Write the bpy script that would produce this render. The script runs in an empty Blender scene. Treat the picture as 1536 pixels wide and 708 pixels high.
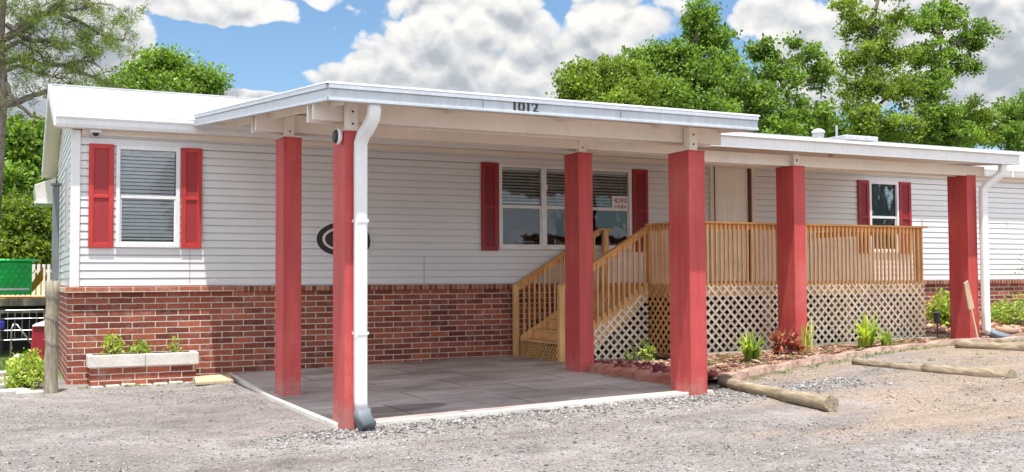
import bpy, bmesh, math, random
import numpy as np
from mathutils import Vector, Matrix
random.seed(7); RNG = np.random.default_rng(11)
R = math.radians
S = bpy.context.scene
COL = S.collection

# ------------------------------------------------------------------ camera, sky, sun, exposure
FPX, YAW, PIT, ROL = 1560.94, R(25.684), R(2.333), R(-0.311)
CAM = Vector((0, -17.351, 1.6))
_f = Vector((math.sin(YAW)*math.cos(PIT), math.cos(YAW)*math.cos(PIT), math.sin(PIT)))
_r = Vector((math.cos(YAW), -math.sin(YAW), 0)); _u = _r.cross(_f)
_c, _s = math.cos(ROL), math.sin(ROL)
_r, _u = _c*_r + _s*_u, -_s*_r + _c*_u
cd = bpy.data.cameras.new('camera'); cam = bpy.data.objects.new('camera', cd); COL.objects.link(cam)
cam.matrix_world = Matrix((( _r.x, _u.x, -_f.x, CAM.x), (_r.y, _u.y, -_f.y, CAM.y), (_r.z, _u.z, -_f.z, CAM.z), (0, 0, 0, 1)))
cd.sensor_width = 36; cd.lens = 36*FPX/1536; cd.clip_end = 3000; cd.clip_start = .1
S.camera = cam

SUN = Vector((.42, 1.0, -4.3)).normalized()          # the way the light travels
SUN_STRENGTH = 4.7; SKY_STRENGTH = .15; EXPOSURE = .64
sl = bpy.data.lights.new('sun', 'SUN'); sl.energy = SUN_STRENGTH; sl.angle = R(.5); sl.color = (1, .96, .9)
so = bpy.data.objects.new('sun', sl); COL.objects.link(so)
so.rotation_euler = SUN.to_track_quat('-Z', 'Y').to_euler(); so.location = (0, -20, 40)
SUN_EL = math.asin(-SUN.z); SUN_AZ = math.atan2(-SUN.x, -SUN.y)

def dirpx(u, v):
    d = _f*FPX + _r*(u-768) + _u*(354-v)
    return d.normalized()
def at(u, v, Y):
    """point of the vertical plane Y=const (parallel to the house) on the sight line of a measured spot"""
    d = _f*FPX + _r*(u-768) + _u*(354-v)
    return CAM + d*((Y-CAM.y)/d.y)

W = bpy.data.worlds.new("World"); S.world = W; W.use_nodes = True; W.cycles.sampling_method = 'MANUAL'; W.cycles.sample_map_resolution = 256
nt = W.node_tree; nt.nodes.clear()
def N(nt, t, **k):
    n = nt.nodes.new(t)
    for a, b in k.items():
        setattr(n, a, b)
    return n
def mth(nt, op, a, b=None, c=None, clamp=False):
    n = nt.nodes.new('ShaderNodeMath'); n.operation = op; n.use_clamp = clamp
    for i, v in enumerate((a, b, c)):
        if v is None: continue
        if isinstance(v, (int, float)): n.inputs[i].default_value = v
        else: nt.links.new(v, n.inputs[i])
    return n.outputs[0]
def vmth(nt, op, a, b=None):
    n = nt.nodes.new('ShaderNodeVectorMath'); n.operation = op
    for i, v in enumerate((a, b)):
        if v is None: continue
        if isinstance(v, (tuple, list, Vector)): n.inputs[i].default_value = tuple(v)
        else: nt.links.new(v, n.inputs[i])
    return n
sky = N(nt, 'ShaderNodeTexSky', sky_type='NISHITA', sun_disc=False)
sky.sun_elevation = SUN_EL; sky.sun_rotation = SUN_AZ; sky.air_density = 1.0; sky.dust_density = .6; sky.ozone_density = 2.0
tc = N(nt, 'ShaderNodeTexCoord'); D = tc.outputs['Generated']
# cumulus banks: (direction, half width, half height) in angle, plus billow noise
BLOBS = [(660, 55, .105, .056), (535, 108, .052, .026), (600, 80, .075, .042), (780, 95, .062, .038), (660, 120, .125, .026), (690, 10, .085, .055), (755, 50, .055, .042), (800, 152, .06, .010), (940, 40, .062, .050), (895, 85, .050, .040), (850, 110, .02, .014),
         (260, 0, .120, .020), (330, 14, .07, .014), (60, 60, .12, .07), (165, 75, .04, .035), (1165, 25, .045, .022), (1210, 60, .06, .035), (1480, 70, .11, .085), (1340, 60, .10, .06), (1500, 170, .08, .016),
         (1240, 120, .08, .03), (845, 135, .05, .010), (20, 190, .10, .03), (330, 148, .06, .007), (490, 3, .03, .01)]
den = None
wv = N(nt, 'ShaderNodeTexNoise'); wv.inputs['Scale'].default_value = 9; wv.inputs['Detail'].default_value = 3; nt.links.new(D, wv.inputs['Vector'])
Dw = vmth(nt, 'ADD', D, vmth(nt, 'MULTIPLY', vmth(nt, 'SUBTRACT', wv.outputs['Color'], (.5, .5, .5)).outputs[0], (.05, .05, .05)).outputs[0]).outputs[0]
for (u, v, w, h) in BLOBS:
    c = dirpx(u, v)
    d = vmth(nt, 'SUBTRACT', Dw, c).outputs[0]
    side = Vector((c.y, -c.x, 0)).normalized(); up = side.cross(c).normalized(); up = up if up.z > 0 else -up
    a = mth(nt, 'MULTIPLY', vmth(nt, 'DOT_PRODUCT', d, side).outputs['Value'], 1/w)
    b = mth(nt, 'MULTIPLY', vmth(nt, 'DOT_PRODUCT', d, up).outputs['Value'], 1/h)
    r2 = mth(nt, 'ADD', mth(nt, 'MULTIPLY', a, a), mth(nt, 'MULTIPLY', b, b))
    e = mth(nt, 'MAXIMUM', mth(nt, 'SUBTRACT', 1.0, r2), -1.5)
    e = mth(nt, 'SUBTRACT', e, mth(nt, 'MULTIPLY', mth(nt, 'LESS_THAN', vmth(nt, 'DOT_PRODUCT', D, c).outputs['Value'], .5), 3.0))
    den = e if den is None else mth(nt, 'SMOOTH_MAX', den, e, .35)
mp = N(nt, 'ShaderNodeMapping'); mp.inputs['Scale'].default_value = (1, 1, 1.25); nt.links.new(D, mp.inputs[0])
def fbm(vec, scale, det, rough, dist=0.0):
    n = N(nt, 'ShaderNodeTexNoise'); n.inputs['Scale'].default_value = scale; n.inputs['Detail'].default_value = det
    n.inputs['Roughness'].default_value = rough; n.inputs['Distortion'].default_value = dist
    nt.links.new(vec, n.inputs['Vector']); return n.outputs['Fac']
def billow(vec):
    """rounded cauliflower heads: inverted cell distance at three sizes, the cells warped by noise"""
    tot_ = None
    for sc_, w_ in ((15, .60), (38, .40)):
        v = N(nt, 'ShaderNodeTexVoronoi'); v.inputs['Scale'].default_value = sc_
        nt.links.new(vec, v.inputs['Vector'])
        e = mth(nt, 'MULTIPLY', mth(nt, 'SUBTRACT', .75, v.outputs['Distance']), w_*1.5)
        tot_ = e if tot_ is None else mth(nt, 'ADD', tot_, e)
    return tot_
def warped(vec):
    w_ = N(nt, 'ShaderNodeTexNoise'); w_.inputs['Scale'].default_value = 30; w_.inputs['Detail'].default_value = 4; nt.links.new(vec, w_.inputs['Vector'])
    return vmth(nt, 'ADD', vec, vmth(nt, 'MULTIPLY', vmth(nt, 'SUBTRACT', w_.outputs['Color'], (.5, .5, .5)).outputs[0], (.045, .045, .045)).outputs[0]).outputs[0]
def field(vec):
    return mth(nt, 'ADD', mth(nt, 'MULTIPLY', billow(warped(vec)), .72), mth(nt, 'MULTIPLY', fbm(vec, 24, 7, .55), .28))
n1 = field(mp.outputs[0])
# scattered clouds over the unseen sky, cover raised for more neutral fill light
far = mth(nt, 'MULTIPLY_ADD', fbm(mp.outputs[0], 2.6, 5, .55), 5.0, -2.3)
front = vmth(nt, 'DOT_PRODUCT', D, dirpx(768, 100)).outputs['Value']
far = mth(nt, 'SUBTRACT', far, mth(nt, 'MULTIPLY', mth(nt, 'GREATER_THAN', front, .8), 4.0))
den = mth(nt, 'MAXIMUM', den, far)
tot = mth(nt, 'ADD', mth(nt, 'MULTIPLY', den, 2.1), mth(nt, 'MULTIPLY_ADD', n1, 3.6, -1.75))
def ramp(nt, fac, pts, interp='LINEAR'):
    n = N(nt, 'ShaderNodeValToRGB'); n.color_ramp.interpolation = interp
    el = n.color_ramp.elements
    while len(el) < len(pts): el.new(.5)
    for e_, (p, c) in zip(el, pts):
        e_.position = p; e_.color = (*c, 1) if len(c) == 3 else c
    nt.links.new(fac, n.inputs[0]); return n.outputs[0]
mask = ramp(nt, tot, [(.0, (0, 0, 0)), (.12, (.22, .22, .22)), (.34, (.80, .80, .80)), (.7, (1, 1, 1))], 'LINEAR')
# light comes from above: compare the billows here and a little higher up
n1b = field(vmth(nt, 'ADD', mp.outputs[0], (0.0, 0.0, .014)).outputs[0])
lit = mth(nt, 'MULTIPLY_ADD', mth(nt, 'SUBTRACT', n1, n1b), 2.3, .76)
broad = mth(nt, 'MULTIPLY_ADD', fbm(mp.outputs[0], 7, 3, .5), .8, -.38)
thick = mth(nt, 'MULTIPLY', mth(nt, 'MAXIMUM', mth(nt, 'ADD', tot, -.35), 0.0), -.20)
sepd = N(nt, 'ShaderNodeSeparateXYZ'); nt.links.new(D, sepd.inputs[0])
low = mth(nt, 'MULTIPLY', mth(nt, 'MINIMUM', mth(nt, 'SUBTRACT', sepd.outputs[2], .225), .05), 6.0)
lit = mth(nt, 'ADD', mth(nt, 'ADD', mth(nt, 'ADD', lit, broad), low), thick, clamp=True)
ccol = ramp(nt, lit, [(0.0, (.48, .53, .60)), (.25, (.60, .64, .70)), (.5, (.74, .77, .81)), (.75, (.88, .89, .90)), (1.0, (1.0, 1.0, 1.0))])
CL = 4.3
cm = vmth(nt, 'MULTIPLY', ccol, (CL, CL*.985, CL*.96)).outputs[0]
sk = vmth(nt, 'MULTIPLY', sky.outputs[0], (.58, .67, .71)).outputs[0]
# unseen clouds outside the view ahead, brightened to add fill light
bright = mth(nt, 'MULTIPLY_ADD', mth(nt, 'LESS_THAN', front, .8), 1.6, 1.0)
cs = N(nt, 'ShaderNodeVectorMath', operation='SCALE'); nt.links.new(cm, cs.inputs[0]); nt.links.new(bright, cs.inputs['Scale']); cm = cs.outputs[0]
mix = N(nt, 'ShaderNodeMix', data_type='RGBA')
nt.links.new(mask, mix.inputs[0]); nt.links.new(sk, mix.inputs[6]); nt.links.new(cm, mix.inputs[7])
bg = N(nt, 'ShaderNodeBackground'); bg.inputs[1].default_value = SKY_STRENGTH
nt.links.new(mix.outputs[2], bg.inputs[0])
wo = N(nt, 'ShaderNodeOutputWorld'); nt.links.new(bg.outputs[0], wo.inputs[0])
S.view_settings.view_transform = 'Standard'; S.view_settings.look = 'None'
S.view_settings.exposure = EXPOSURE; S.view_settings.gamma = 1; S.view_settings.use_curve_mapping = False
S.cycles.max_bounces = 8; S.cycles.diffuse_bounces = 4; S.cycles.transparent_max_bounces = 12

# ------------------------------------------------------------------ materials
class Mat:
    def __init__(s, name, col=(.5, .5, .5), rough=.6, spec=.4, metal=0.0):
        s.m = bpy.data.materials.new(name); s.m.use_nodes = True; s.nt = s.m.node_tree
        s.b = s.nt.nodes['Principled BSDF']
        s.b.inputs['Base Color'].default_value = (*col, 1); s.b.inputs['Roughness'].default_value = rough
        s.b.inputs['Specular IOR Level'].default_value = spec; s.b.inputs['Metallic'].default_value = metal
        s.m.diffuse_color = (*col, 1)
        s.tc = s.nt.nodes.new('ShaderNodeTexCoord'); s.o = s.tc.outputs['Object']
        s.geo = None
    def pos(s):
        if s.geo is None: s.geo = s.nt.nodes.new('ShaderNodeNewGeometry')
        return s.geo.outputs['Position']
    def noise(s, scale, det=4, rough=.55, vec=None, stretch=None):
        v = vec or s.pos()
        if stretch:
            mp = s.nt.nodes.new('ShaderNodeMapping'); mp.inputs['Scale'].default_value = stretch; s.nt.links.new(v, mp.inputs[0]); v = mp.outputs[0]
        n = s.nt.nodes.new('ShaderNodeTexNoise'); n.inputs['Scale'].default_value = scale; n.inputs['Detail'].default_value = det
        n.inputs['Roughness'].default_value = rough; s.nt.links.new(v, n.inputs['Vector']); return n.outputs['Fac']
    def ramp(s, fac, pts): return ramp(s.nt, fac, pts)
    def mul(s, a, b, fac=1.0, mode='MULTIPLY'):
        n = s.nt.nodes.new('ShaderNodeMix'); n.data_type = 'RGBA'; n.blend_type = mode; n.clamp_factor = True
        if isinstance(fac, (int, float)): n.inputs[0].default_value = fac
        else: s.nt.links.new(fac, n.inputs[0])
        for i, v in ((6, a), (7, b)):
            if isinstance(v, tuple): n.inputs[i].default_value = (*v, 1)
            else: s.nt.links.new(v, n.inputs[i])
        return n.outputs[2]
    def col(s, c): s.nt.links.new(c, s.b.inputs['Base Color']); return s
    def rough(s, c): s.nt.links.new(c, s.b.inputs['Roughness']); return s
    def bump(s, h, dist=.01, strength=1.0):
        n = s.nt.nodes.new('ShaderNodeBump'); n.inputs['Distance'].default_value = dist; n.inputs['Strength'].default_value = strength
        s.nt.links.new(h, n.inputs['Height']); s.nt.links.new(n.outputs[0], s.b.inputs['Normal']); return s
def painted(name, col, var=.12, rough=.5, sc=3.0, dirt=None, grime=.35):
    m = Mat(name, col, rough)
    n = m.noise(sc, 5, .6); n2 = m.noise(sc*9, 3, .6, stretch=(1, 1, .25))
    lo = tuple(c*(1-var) for c in col); hi = tuple(min(1, c*(1+var*.5)) for c in col)
    c = m.ramp(n, [(.3, lo), (.7, hi)])
    c = m.mul(c, m.ramp(n2, [(.35, (1-grime*.5,)*3), (.6, (1, 1, 1))]), .6)
    m.col(c); m.bump(n2, .002, .5); m.rough(m.ramp(n, [(.3, (rough*.8,)*3), (.7, (min(1, rough*1.2),)*3)]))
    return m.m
M = {}
M['siding'] = painted('siding_vinyl', (.74, .735, .74), .05, .45, .8, grime=.0)
M['white'] = painted('white_trim', (.80, .80, .80), .06, .4, 2.0, grime=.2)
M['roofwhite'] = painted('white_roof_metal', (.52, .53, .545), .10, .4, .7, grime=.45)
M['tan'] = painted('cream_paint', (.80, .72, .64), .08, .6, 1.5, grime=.15)
M['fascia'] = painted('fascia_metal', (.54, .58, .63), .08, .35, 1.5, grime=.35)
M['red'] = painted('red_post_paint', (.56, .065, .055), .14, .55, 1.4, grime=.3)
def post_mat():
    m = Mat('red_post_paint', (.5, .07, .07), .6, .35)
    a = m.noise(.9, 5, .6); v = m.noise(9, 5, .65, stretch=(1, 1, .07)); f = m.noise(45, 4, .7)
    c = m.ramp(a, [(.3, (.44, .055, .058)), (.55, (.52, .078, .075)), (.72, (.58, .13, .12))])
    c = m.mul(c, m.ramp(v, [(.32, (.80, .78, .78)), (.62, (1.08, 1.1, 1.1))]), .8)
    c = m.mul(c, m.ramp(f, [(.3, (.9, .9, .9)), (.7, (1.05, 1.05, 1.05))]), .8)
    sp = m.nt.nodes.new('ShaderNodeSeparateXYZ'); m.nt.links.new(m.pos(), sp.inputs[0])
    h = mth(m.nt, 'ADD', mth(m.nt, 'MULTIPLY', sp.outputs[2], 2.2), mth(m.nt, 'MULTIPLY_ADD', m.noise(7, 6, .75), 2.4, -1.25))
    c = m.mul(c, (.40, .27, .23), m.ramp(h, [(.25, (.4, .4, .4)), (.8, (0, 0, 0))]), 'MIX')
    ch = m.noise(13, 6, .8); c = m.mul(c, (.62, .34, .30), m.ramp(ch, [(.68, (0, 0, 0)), (.71, (.7, .7, .7))]), 'MIX')
    m.col(c); m.bump(v, .004, .6); m.rough(m.ramp(a, [(.3, (.45,)*3), (.7, (.75,)*3)])); return m.m
M['red'] = post_mat()
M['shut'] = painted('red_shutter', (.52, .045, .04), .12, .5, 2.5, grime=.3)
M['shut_dark'] = painted('red_shutter_shaded', (.34, .018, .025), .12, .5, 2.5, grime=.3)  # same red shutters under the roofs, their shade put into the colour
M['shut_dark_in'] = painted('red_shutter_panel_shaded', (.22, .010, .018), .10, .55, 2.5, grime=.3)
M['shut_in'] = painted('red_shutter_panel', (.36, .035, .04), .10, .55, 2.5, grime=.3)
M['dark'] = Mat('dark_plastic', (.025, .025, .028), .5).m
M['interior'] = Mat('interior_wall', (.30, .28, .26), .8).m
M['interior_floor'] = Mat('interior_floor', (.10, .08, .07), .6).m
M['door'] = painted('door_paint', (.90, .87, .81), .03, .45, 2, grime=0)
M['brown'] = painted('brown_jamb', (.13, .06, .035), .2, .6, 3)
M['blind'] = Mat('blind_slat', (.88, .88, .87), .45).m
M['chrome'] = Mat('metal', (.5, .5, .5), .35, metal=.8).m
M['bluegrey'] = painted('blue_grey_rubber', (.16, .19, .22), .2, .6, 5)
M['green'] = painted('green_plastic', (.01, .60, .12), .10, .35, 3, grime=.2)
M['yellow'] = painted('yellow_plastic', (.75, .33, .03), .10, .4, 3)
M['greydark'] = painted('grey_paint', (.20, .22, .23), .12, .5, 3)
M['blue'] = Mat('blue_plastic', (.03, .03, .35), .4).m
M['redbin'] = painted('red_bin_paint', (.38, .03, .05), .15, .4, 3)
M['soffit'] = painted('soffit_cream', (.82, .74, .65), .06, .6, 2, grime=.1)

# brick wall (front face lies in XZ; the end wall in YZ)
def brick_mat(name, axis='x', c1=(.45, .135, .08), c2=(.17, .048, .036)):
    m = Mat(name, c1, .85, .25)
    mp = m.nt.nodes.new('ShaderNodeMapping')
    sp = m.nt.nodes.new('ShaderNodeSeparateXYZ'); m.nt.links.new(m.pos(), sp.inputs[0])
    cb = m.nt.nodes.new('ShaderNodeCombineXYZ')
    m.nt.links.new(sp.outputs['X' if axis == 'x' else 'Y'], cb.inputs[0]); m.nt.links.new(sp.outputs['Z'], cb.inputs[1])
    wob = m.nt.nodes.new('ShaderNodeVectorMath'); wob.operation = 'MULTIPLY_ADD'
    nz = m.nt.nodes.new('ShaderNodeTexNoise'); nz.inputs['Scale'].default_value = 7; nz.inputs['Detail'].default_value = 3; m.nt.links.new(m.pos(), nz.inputs['Vector'])
    m.nt.links.new(nz.outputs['Color'], wob.inputs[0]); wob.inputs[1].default_value = (.012, .012, 0)
    m.nt.links.new(cb.outputs[0], wob.inputs[2])
    bt = m.nt.nodes.new('ShaderNodeTexBrick'); m.nt.links.new(wob.outputs[0], bt.inputs['Vector'])
    bt.inputs['Scale'].default_value = 1.0; bt.inputs['Brick Width'].default_value = .345; bt.inputs['Row Height'].default_value = .0955
    bt.inputs['Mortar Size'].default_value = .0088; bt.inputs['Mortar Smooth'].default_value = .25; bt.inputs['Bias'].default_value = .05
    bt.inputs['Color1'].default_value = (*c1, 1); bt.inputs['Color2'].default_value = (*c2, 1); bt.inputs['Mortar'].default_value = (.66, .60, .52, 1)
    bt.offset = .5
    fine = m.noise(22, 6, .65); big = m.noise(1.4, 4, .6)
    c = m.mul(bt.outputs['Color'], m.ramp(fine, [(.3, (.62, .62, .64)), (.68, (1.2, 1.15, 1.1))]), .8)
    c = m.mul(c, m.ramp(big, [(.35, (.85, .85, .85)), (.65, (1.12, 1.1, 1.1))]), .7)
    white = m.noise(5, 6, .7)                                    # efflorescence
    wf = m.ramp(white, [(.53, (0, 0, 0)), (.72, (.42, .42, .42))])
    c = m.mul(c, (.55, .40, .36), wf, 'MIX')
    m.col(c)
    h = m.nt.nodes.new('ShaderNodeMath'); h.operation = 'MULTIPLY_ADD'; m.nt.links.new(bt.outputs['Fac'], h.inputs[0]); h.inputs[1].default_value = -1.0
    m.nt.links.new(mth(m.nt, 'MULTIPLY', fine, .5), h.inputs[2])
    m.bump(h.outputs[0], .012, 1.0)
    return m.m
M['brick'] = brick_mat('brick', 'x'); M['brick_end'] = brick_mat('brick_end', 'y')
def soldier():
    m = Mat('brick_soldier', (.3, .1, .07), .85, .25)
    sp = m.nt.nodes.new('ShaderNodeSeparateXYZ'); m.nt.links.new(m.pos(), sp.inputs[0])
    x = mth(m.nt, 'MULTIPLY', mth(m.nt, 'ADD', sp.outputs[0], 200.0), 1/.0955)
    fr = mth(m.nt, 'FRACT', x); fl = mth(m.nt, 'FLOOR', x)
    wn = m.nt.nodes.new('ShaderNodeTexWhiteNoise'); wn.noise_dimensions = '1D'; m.nt.links.new(fl, wn.inputs['W'])
    col = m.ramp(wn.outputs['Value'], [(0, (.17, .05, .035)), (.5, (.33, .12, .075)), (1, (.46, .21, .13))])
    mort = mth(m.nt, 'LESS_THAN', fr, .13)
    c = m.mul(col, (.55, .49, .4), mort, 'MIX')
    c = m.mul(c, m.ramp(m.noise(20, 5, .6), [(.3, (.7, .7, .7)), (.7, (1.15, 1.1, 1.1))]), .8)
    m.col(c); m.bump(mth(m.nt, 'SUBTRACT', 1.0, mort), .01, 1.0); return m.m
M['soldier'] = soldier(); M['capbrick'] = brick_mat('brick_cap_long', 'x', (.46, .17, .10), (.38, .13, .085))
def wood(name, c1, c2, axis=(1, 1, .08), rough=.65):
    m = Mat(name, c1, rough, .3)
    g = m.noise(26, 5, .65, stretch=axis); b = m.noise(2.3, 4, .6)
    c = m.ramp(g, [(.3, c2), (.7, c1)])
    c = m.mul(c, m.ramp(b, [(.3, (.78, .76, .72)), (.7, (1.12, 1.1, 1.05))]), .8)
    geo = m.geo; ri = geo.outputs['Random Per Island']
    c = m.mul(c, m.ramp(ri, [(0, (.82, .80, .78)), (1, (1.15, 1.12, 1.1))]), .8)
    m.col(c); m.bump(g, .003 if rough < .8 else .012, .8); return m.m
M['wood'] = wood('cedar_wood', (.88, .57, .30), (.68, .37, .15))
M['woodh'] = wood('cedar_wood_lengthwise', (.84, .48, .20), (.64, .31, .11), (.08, 1, 1))
M['lattice'] = wood('lattice_wood', (.90, .84, .72), (.80, .70, .55), (1, 1, 1))
M['lattice_left'] = wood('lattice_wood_shaded', (.70, .43, .19), (.54, .30, .12), (1, 1, 1))  # left-facing lattice: same wood with its shade painted into the colour
M['oldwood'] = wood('weathered_wood', (.42, .38, .31), (.17, .15, .12), (1, 1, .12), .9)
M['log'] = wood('log_wood', (.40, .34, .25), (.15, .12, .085), (.9, .12, 1), .9)
M['stake'] = wood('stake_wood', (.66, .54, .38), (.5, .38, .25))
def concrete(name, lo, hi, sc=2.2, bump=.01):
    m = Mat(name, hi, .85, .3)
    a = m.noise(sc, 6, .65); b = m.noise(sc*12, 5, .7)
    c = m.ramp(a, [(.32, lo), (.66, hi)])
    c = m.mul(c, m.ramp(b, [(.3, (.72, .72, .72)), (.7, (1.15, 1.15, 1.15))]), .7)
    m.col(c); m.bump(b, bump, .7); return m.m
M['concrete'] = concrete('pale_concrete', (.60, .57, .52), (.78, .74, .68))
M['planter_cap'] = concrete('planter_concrete', (.62, .58, .52), (.78, .75, .70), 3)
M['paver'] = concrete('paver_stone', (.38, .35, .30), (.62, .58, .52), 3)
def slab_mat():
    m = Mat('patio_concrete', (.25, .23, .23), .75, .35)
    a = m.noise(.75, 6, .62, stretch=(1, 1.6, 1)); b = m.noise(30, 5, .7); c0 = m.noise(3.0, 6, .7, stretch=(.5, 1.3, 1))
    c = m.ramp(a, [(.34, (.30, .262, .24)), (.50, (.46, .41, .385)), (.66, (.60, .545, .51))])
    c = m.mul(c, m.ramp(c0, [(.35, (.78, .77, .77)), (.6, (1.1, 1.08, 1.08))]), .8)
    c = m.mul(c, m.ramp(b, [(.3, (.82, .82, .82)), (.7, (1.1, 1.1, 1.1))]), .8)
    bt = m.nt.nodes.new('ShaderNodeTexBrick'); m.nt.links.new(m.pos(), bt.inputs['Vector']); bt.offset = 0.37
    bt.inputs['Scale'].default_value = 1; bt.inputs['Brick Width'].default_value = 1.55; bt.inputs['Row Height'].default_value = 1.05
    bt.inputs['Mortar Size'].default_value = .016; bt.inputs['Mortar Smooth'].default_value = .3
    bt.inputs['Color1'].default_value = (1, 1, 1, 1); bt.inputs['Color2'].default_value = (.88, .87, .88, 1); bt.inputs['Mortar'].default_value = (.38, .36, .35, 1)
    c = m.mul(c, bt.outputs['Color'], 1.0)
    # damp stain under the downspout
    d = m.nt.nodes.new('ShaderNodeVectorMath'); d.operation = 'SUBTRACT'; m.nt.links.new(m.pos(), d.inputs[0]); d.inputs[1].default_value = (4.1, -5.7, .08)
    sc = m.nt.nodes.new('ShaderNodeVectorMath'); sc.operation = 'MULTIPLY'; m.nt.links.new(d.outputs[0], sc.inputs[0]); sc.inputs[1].default_value = (1.0, 2.0, 0)
    ln = m.nt.nodes.new('ShaderNodeVectorMath'); ln.operation = 'LENGTH'; m.nt.links.new(sc.outputs[0], ln.inputs[0])
    st = mth(m.nt, 'ADD', ln.outputs['Value'], mth(m.nt, 'MULTIPLY', c0, .5))
    c = m.mul(c, (.52, .47, .46), m.ramp(st, [(.85, (1, 1, 1)), (.93, (0, 0, 0))]))
    m.col(c); m.bump(b, .004, .6); m.rough(m.ramp(c0, [(.35, (.55,)*3), (.65, (.85,)*3)])); return m.m
M['slab'] = slab_mat()
def ground_mat():
    m = Mat('gravel_ground', (.3, .28, .27), .95, .2)
    a = m.noise(.35, 6, .6); b = m.noise(2.5, 6, .7); f = m.noise(38, 6, .75)
    c = m.ramp(a, [(.35, (.205, .188, .178)), (.52, (.265, .246, .238)), (.68, (.33, .31, .304))])
    c = m.mul(c, m.ramp(b, [(.32, (.74, .70, .66)), (.62, (1.1, 1.08, 1.08))]), .8)
    sp0 = m.nt.nodes.new('ShaderNodeSeparateXYZ'); m.nt.links.new(m.pos(), sp0.inputs[0])
    dirt = mth(m.nt, 'ADD', m.noise(.55, 6, .65, stretch=(.7, 1.2, 1)), mth(m.nt, 'MULTIPLY', mth(m.nt, 'MINIMUM', mth(m.nt, 'MULTIPLY_ADD', sp0.outputs[0], .06, -.45), .12), 1.0))
    c = m.mul(c, (.33, .255, .19), m.ramp(dirt, [(.50, (0, 0, 0)), (.64, (.75, .75, .75))]), 'MIX')
    tr_ = m.noise(1.0, 5, .6, stretch=(.12, 1.5, 1)); c = m.mul(c, m.ramp(tr_, [(.34, (.80, .78, .75)), (.46, (1, 1, 1)), (.62, (1.12, 1.12, 1.12))]), .9)
    dk_ = m.noise(1.1, 7, .75); c = m.mul(c, (.60, .60, .60), m.ramp(dk_, [(.34, (.8, .8, .8)), (.46, (0, 0, 0))]), 'MULTIPLY')
    vo = m.nt.nodes.new('ShaderNodeTexVoronoi'); vo.inputs['Scale'].default_value = 42; m.nt.links.new(m.pos(), vo.inputs['Vector'])
    sep = m.nt.nodes.new('ShaderNodeSeparateColor'); m.nt.links.new(vo.outputs['Color'], sep.inputs[0])
    c = m.mul(c, m.ramp(sep.outputs[0], [(0, (.55, .53, .52)), (.5, (1, 1, 1)), (1, (1.35, 1.32, 1.32))]), .6)
    c = m.mul(c, m.ramp(f, [(.3, (.7, .69, .68)), (.65, (1.12, 1.12, 1.12))]), .7)
    grass = m.noise(.9, 5, .7)
    sp = m.nt.nodes.new('ShaderNodeSeparateXYZ'); m.nt.links.new(m.pos(), sp.inputs[0])
    back = mth(m.nt, 'MULTIPLY', mth(m.nt, 'ADD', sp.outputs[1], -.8), .8, clamp=True)
    c = m.mul(c, (.10, .14, .04), mth(m.nt, 'MULTIPLY', back, m.ramp(grass, [(.35, (.6,)*3), (.5, (1,)*3)])), 'MIX')
    m.col(c)
    h = mth(m.nt, 'ADD', mth(m.nt, 'MULTIPLY', vo.outputs['Distance'], -1.0), mth(m.nt, 'MULTIPLY', f, .8))
    m.bump(h, .02, .9); return m.m
M['ground'] = ground_mat()
def islandmat(name, cols, rough=.85, translucent=0.0, noise_amt=0, spec=.3):
    m = Mat(name, cols[len(cols)//2], rough, spec)
    m.pos(); ri = m.geo.outputs['Random Per Island']
    pts = [(i/(len(cols)-1), c) for i, c in enumerate(cols)]
    c = m.ramp(ri, pts)
    if noise_amt: c = m.mul(c, m.ramp(m.noise(noise_amt, 4, .6), [(.32, (.55, .6, .55)), (.66, (1.25, 1.2, 1.1))]), .8)
    m.col(c)
    if translucent:
        tr = m.nt.nodes.new('ShaderNodeBsdfTranslucent'); m.nt.links.new(m.mul(c, (1.5, 1.7, .7)), tr.inputs[0])
        mx = m.nt.nodes.new('ShaderNodeMixShader'); mx.inputs[0].default_value = translucent
        out = [n for n in m.nt.nodes if n.type == 'OUTPUT_MATERIAL'][0]
        m.nt.links.new(m.b.outputs[0], mx.inputs[1]); m.nt.links.new(tr.outputs[0], mx.inputs[2]); m.nt.links.new(mx.outputs[0], out.inputs[0])
    return m.m
M['pebble'] = islandmat('pebbles', [(.075, .067, .062), (.18, .166, .157), (.27, .252, .242), (.30, .29, .285), (.40, .385, .38)])
M['leaf_mid'] = islandmat('leaves_mid', [(.075, .135, .022), (.125, .215, .035), (.20, .31, .055), (.29, .40, .085)], .55, .38, .5)
M['leaf_dark'] = islandmat('leaves_dark', [(.045, .095, .02), (.085, .165, .03), (.15, .25, .045), (.22, .33, .07)], .5, .34, .5)
M['leaf_yel'] = islandmat('leaves_yellow_green', [(.09, .14, .02), (.15, .22, .03), (.23, .31, .05), (.31, .38, .08)], .6, .40, .5)
M['needle'] = islandmat('pine_needles', [(.04, .075, .03), (.08, .13, .035), (.17, .22, .05), (.28, .31, .08)], .6, .35, .6)
M['leaf_lime'] = islandmat('leaves_lime', [(.16, .26, .03), (.30, .40, .05), (.46, .52, .10), (.60, .60, .20)], .5, .35)
M['leaf_bright'] = islandmat('leaves_bright', [(.11, .20, .03), (.22, .32, .05), (.34, .42, .08), (.46, .50, .14)], .5, .35)
M['leaf_red'] = islandmat('leaves_red', [(.07, .012, .02), (.26, .05, .045), (.46, .14, .10), (.50, .28, .14)], .5, .3)
M['bark'] = concrete('bark', (.10, .08, .065), (.27, .23, .19), 6, .03)
M['bark_dark'] = concrete('bark_dark', (.06, .05, .04), (.15, .12, .10), 6, .03)
M['soil'] = concrete('bed_soil', (.13, .075, .05), (.33, .21, .15), 5, .03)
M['mulch'] = islandmat('mulch_chips', [(.07, .028, .02), (.16, .07, .045), (.26, .13, .085), (.38, .22, .15), (.55, .42, .32)])
M['lava'] = islandmat('lava_rock', [(.07, .015, .02), (.15, .03, .035), (.28, .08, .07), (.5, .25, .22)])
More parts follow.
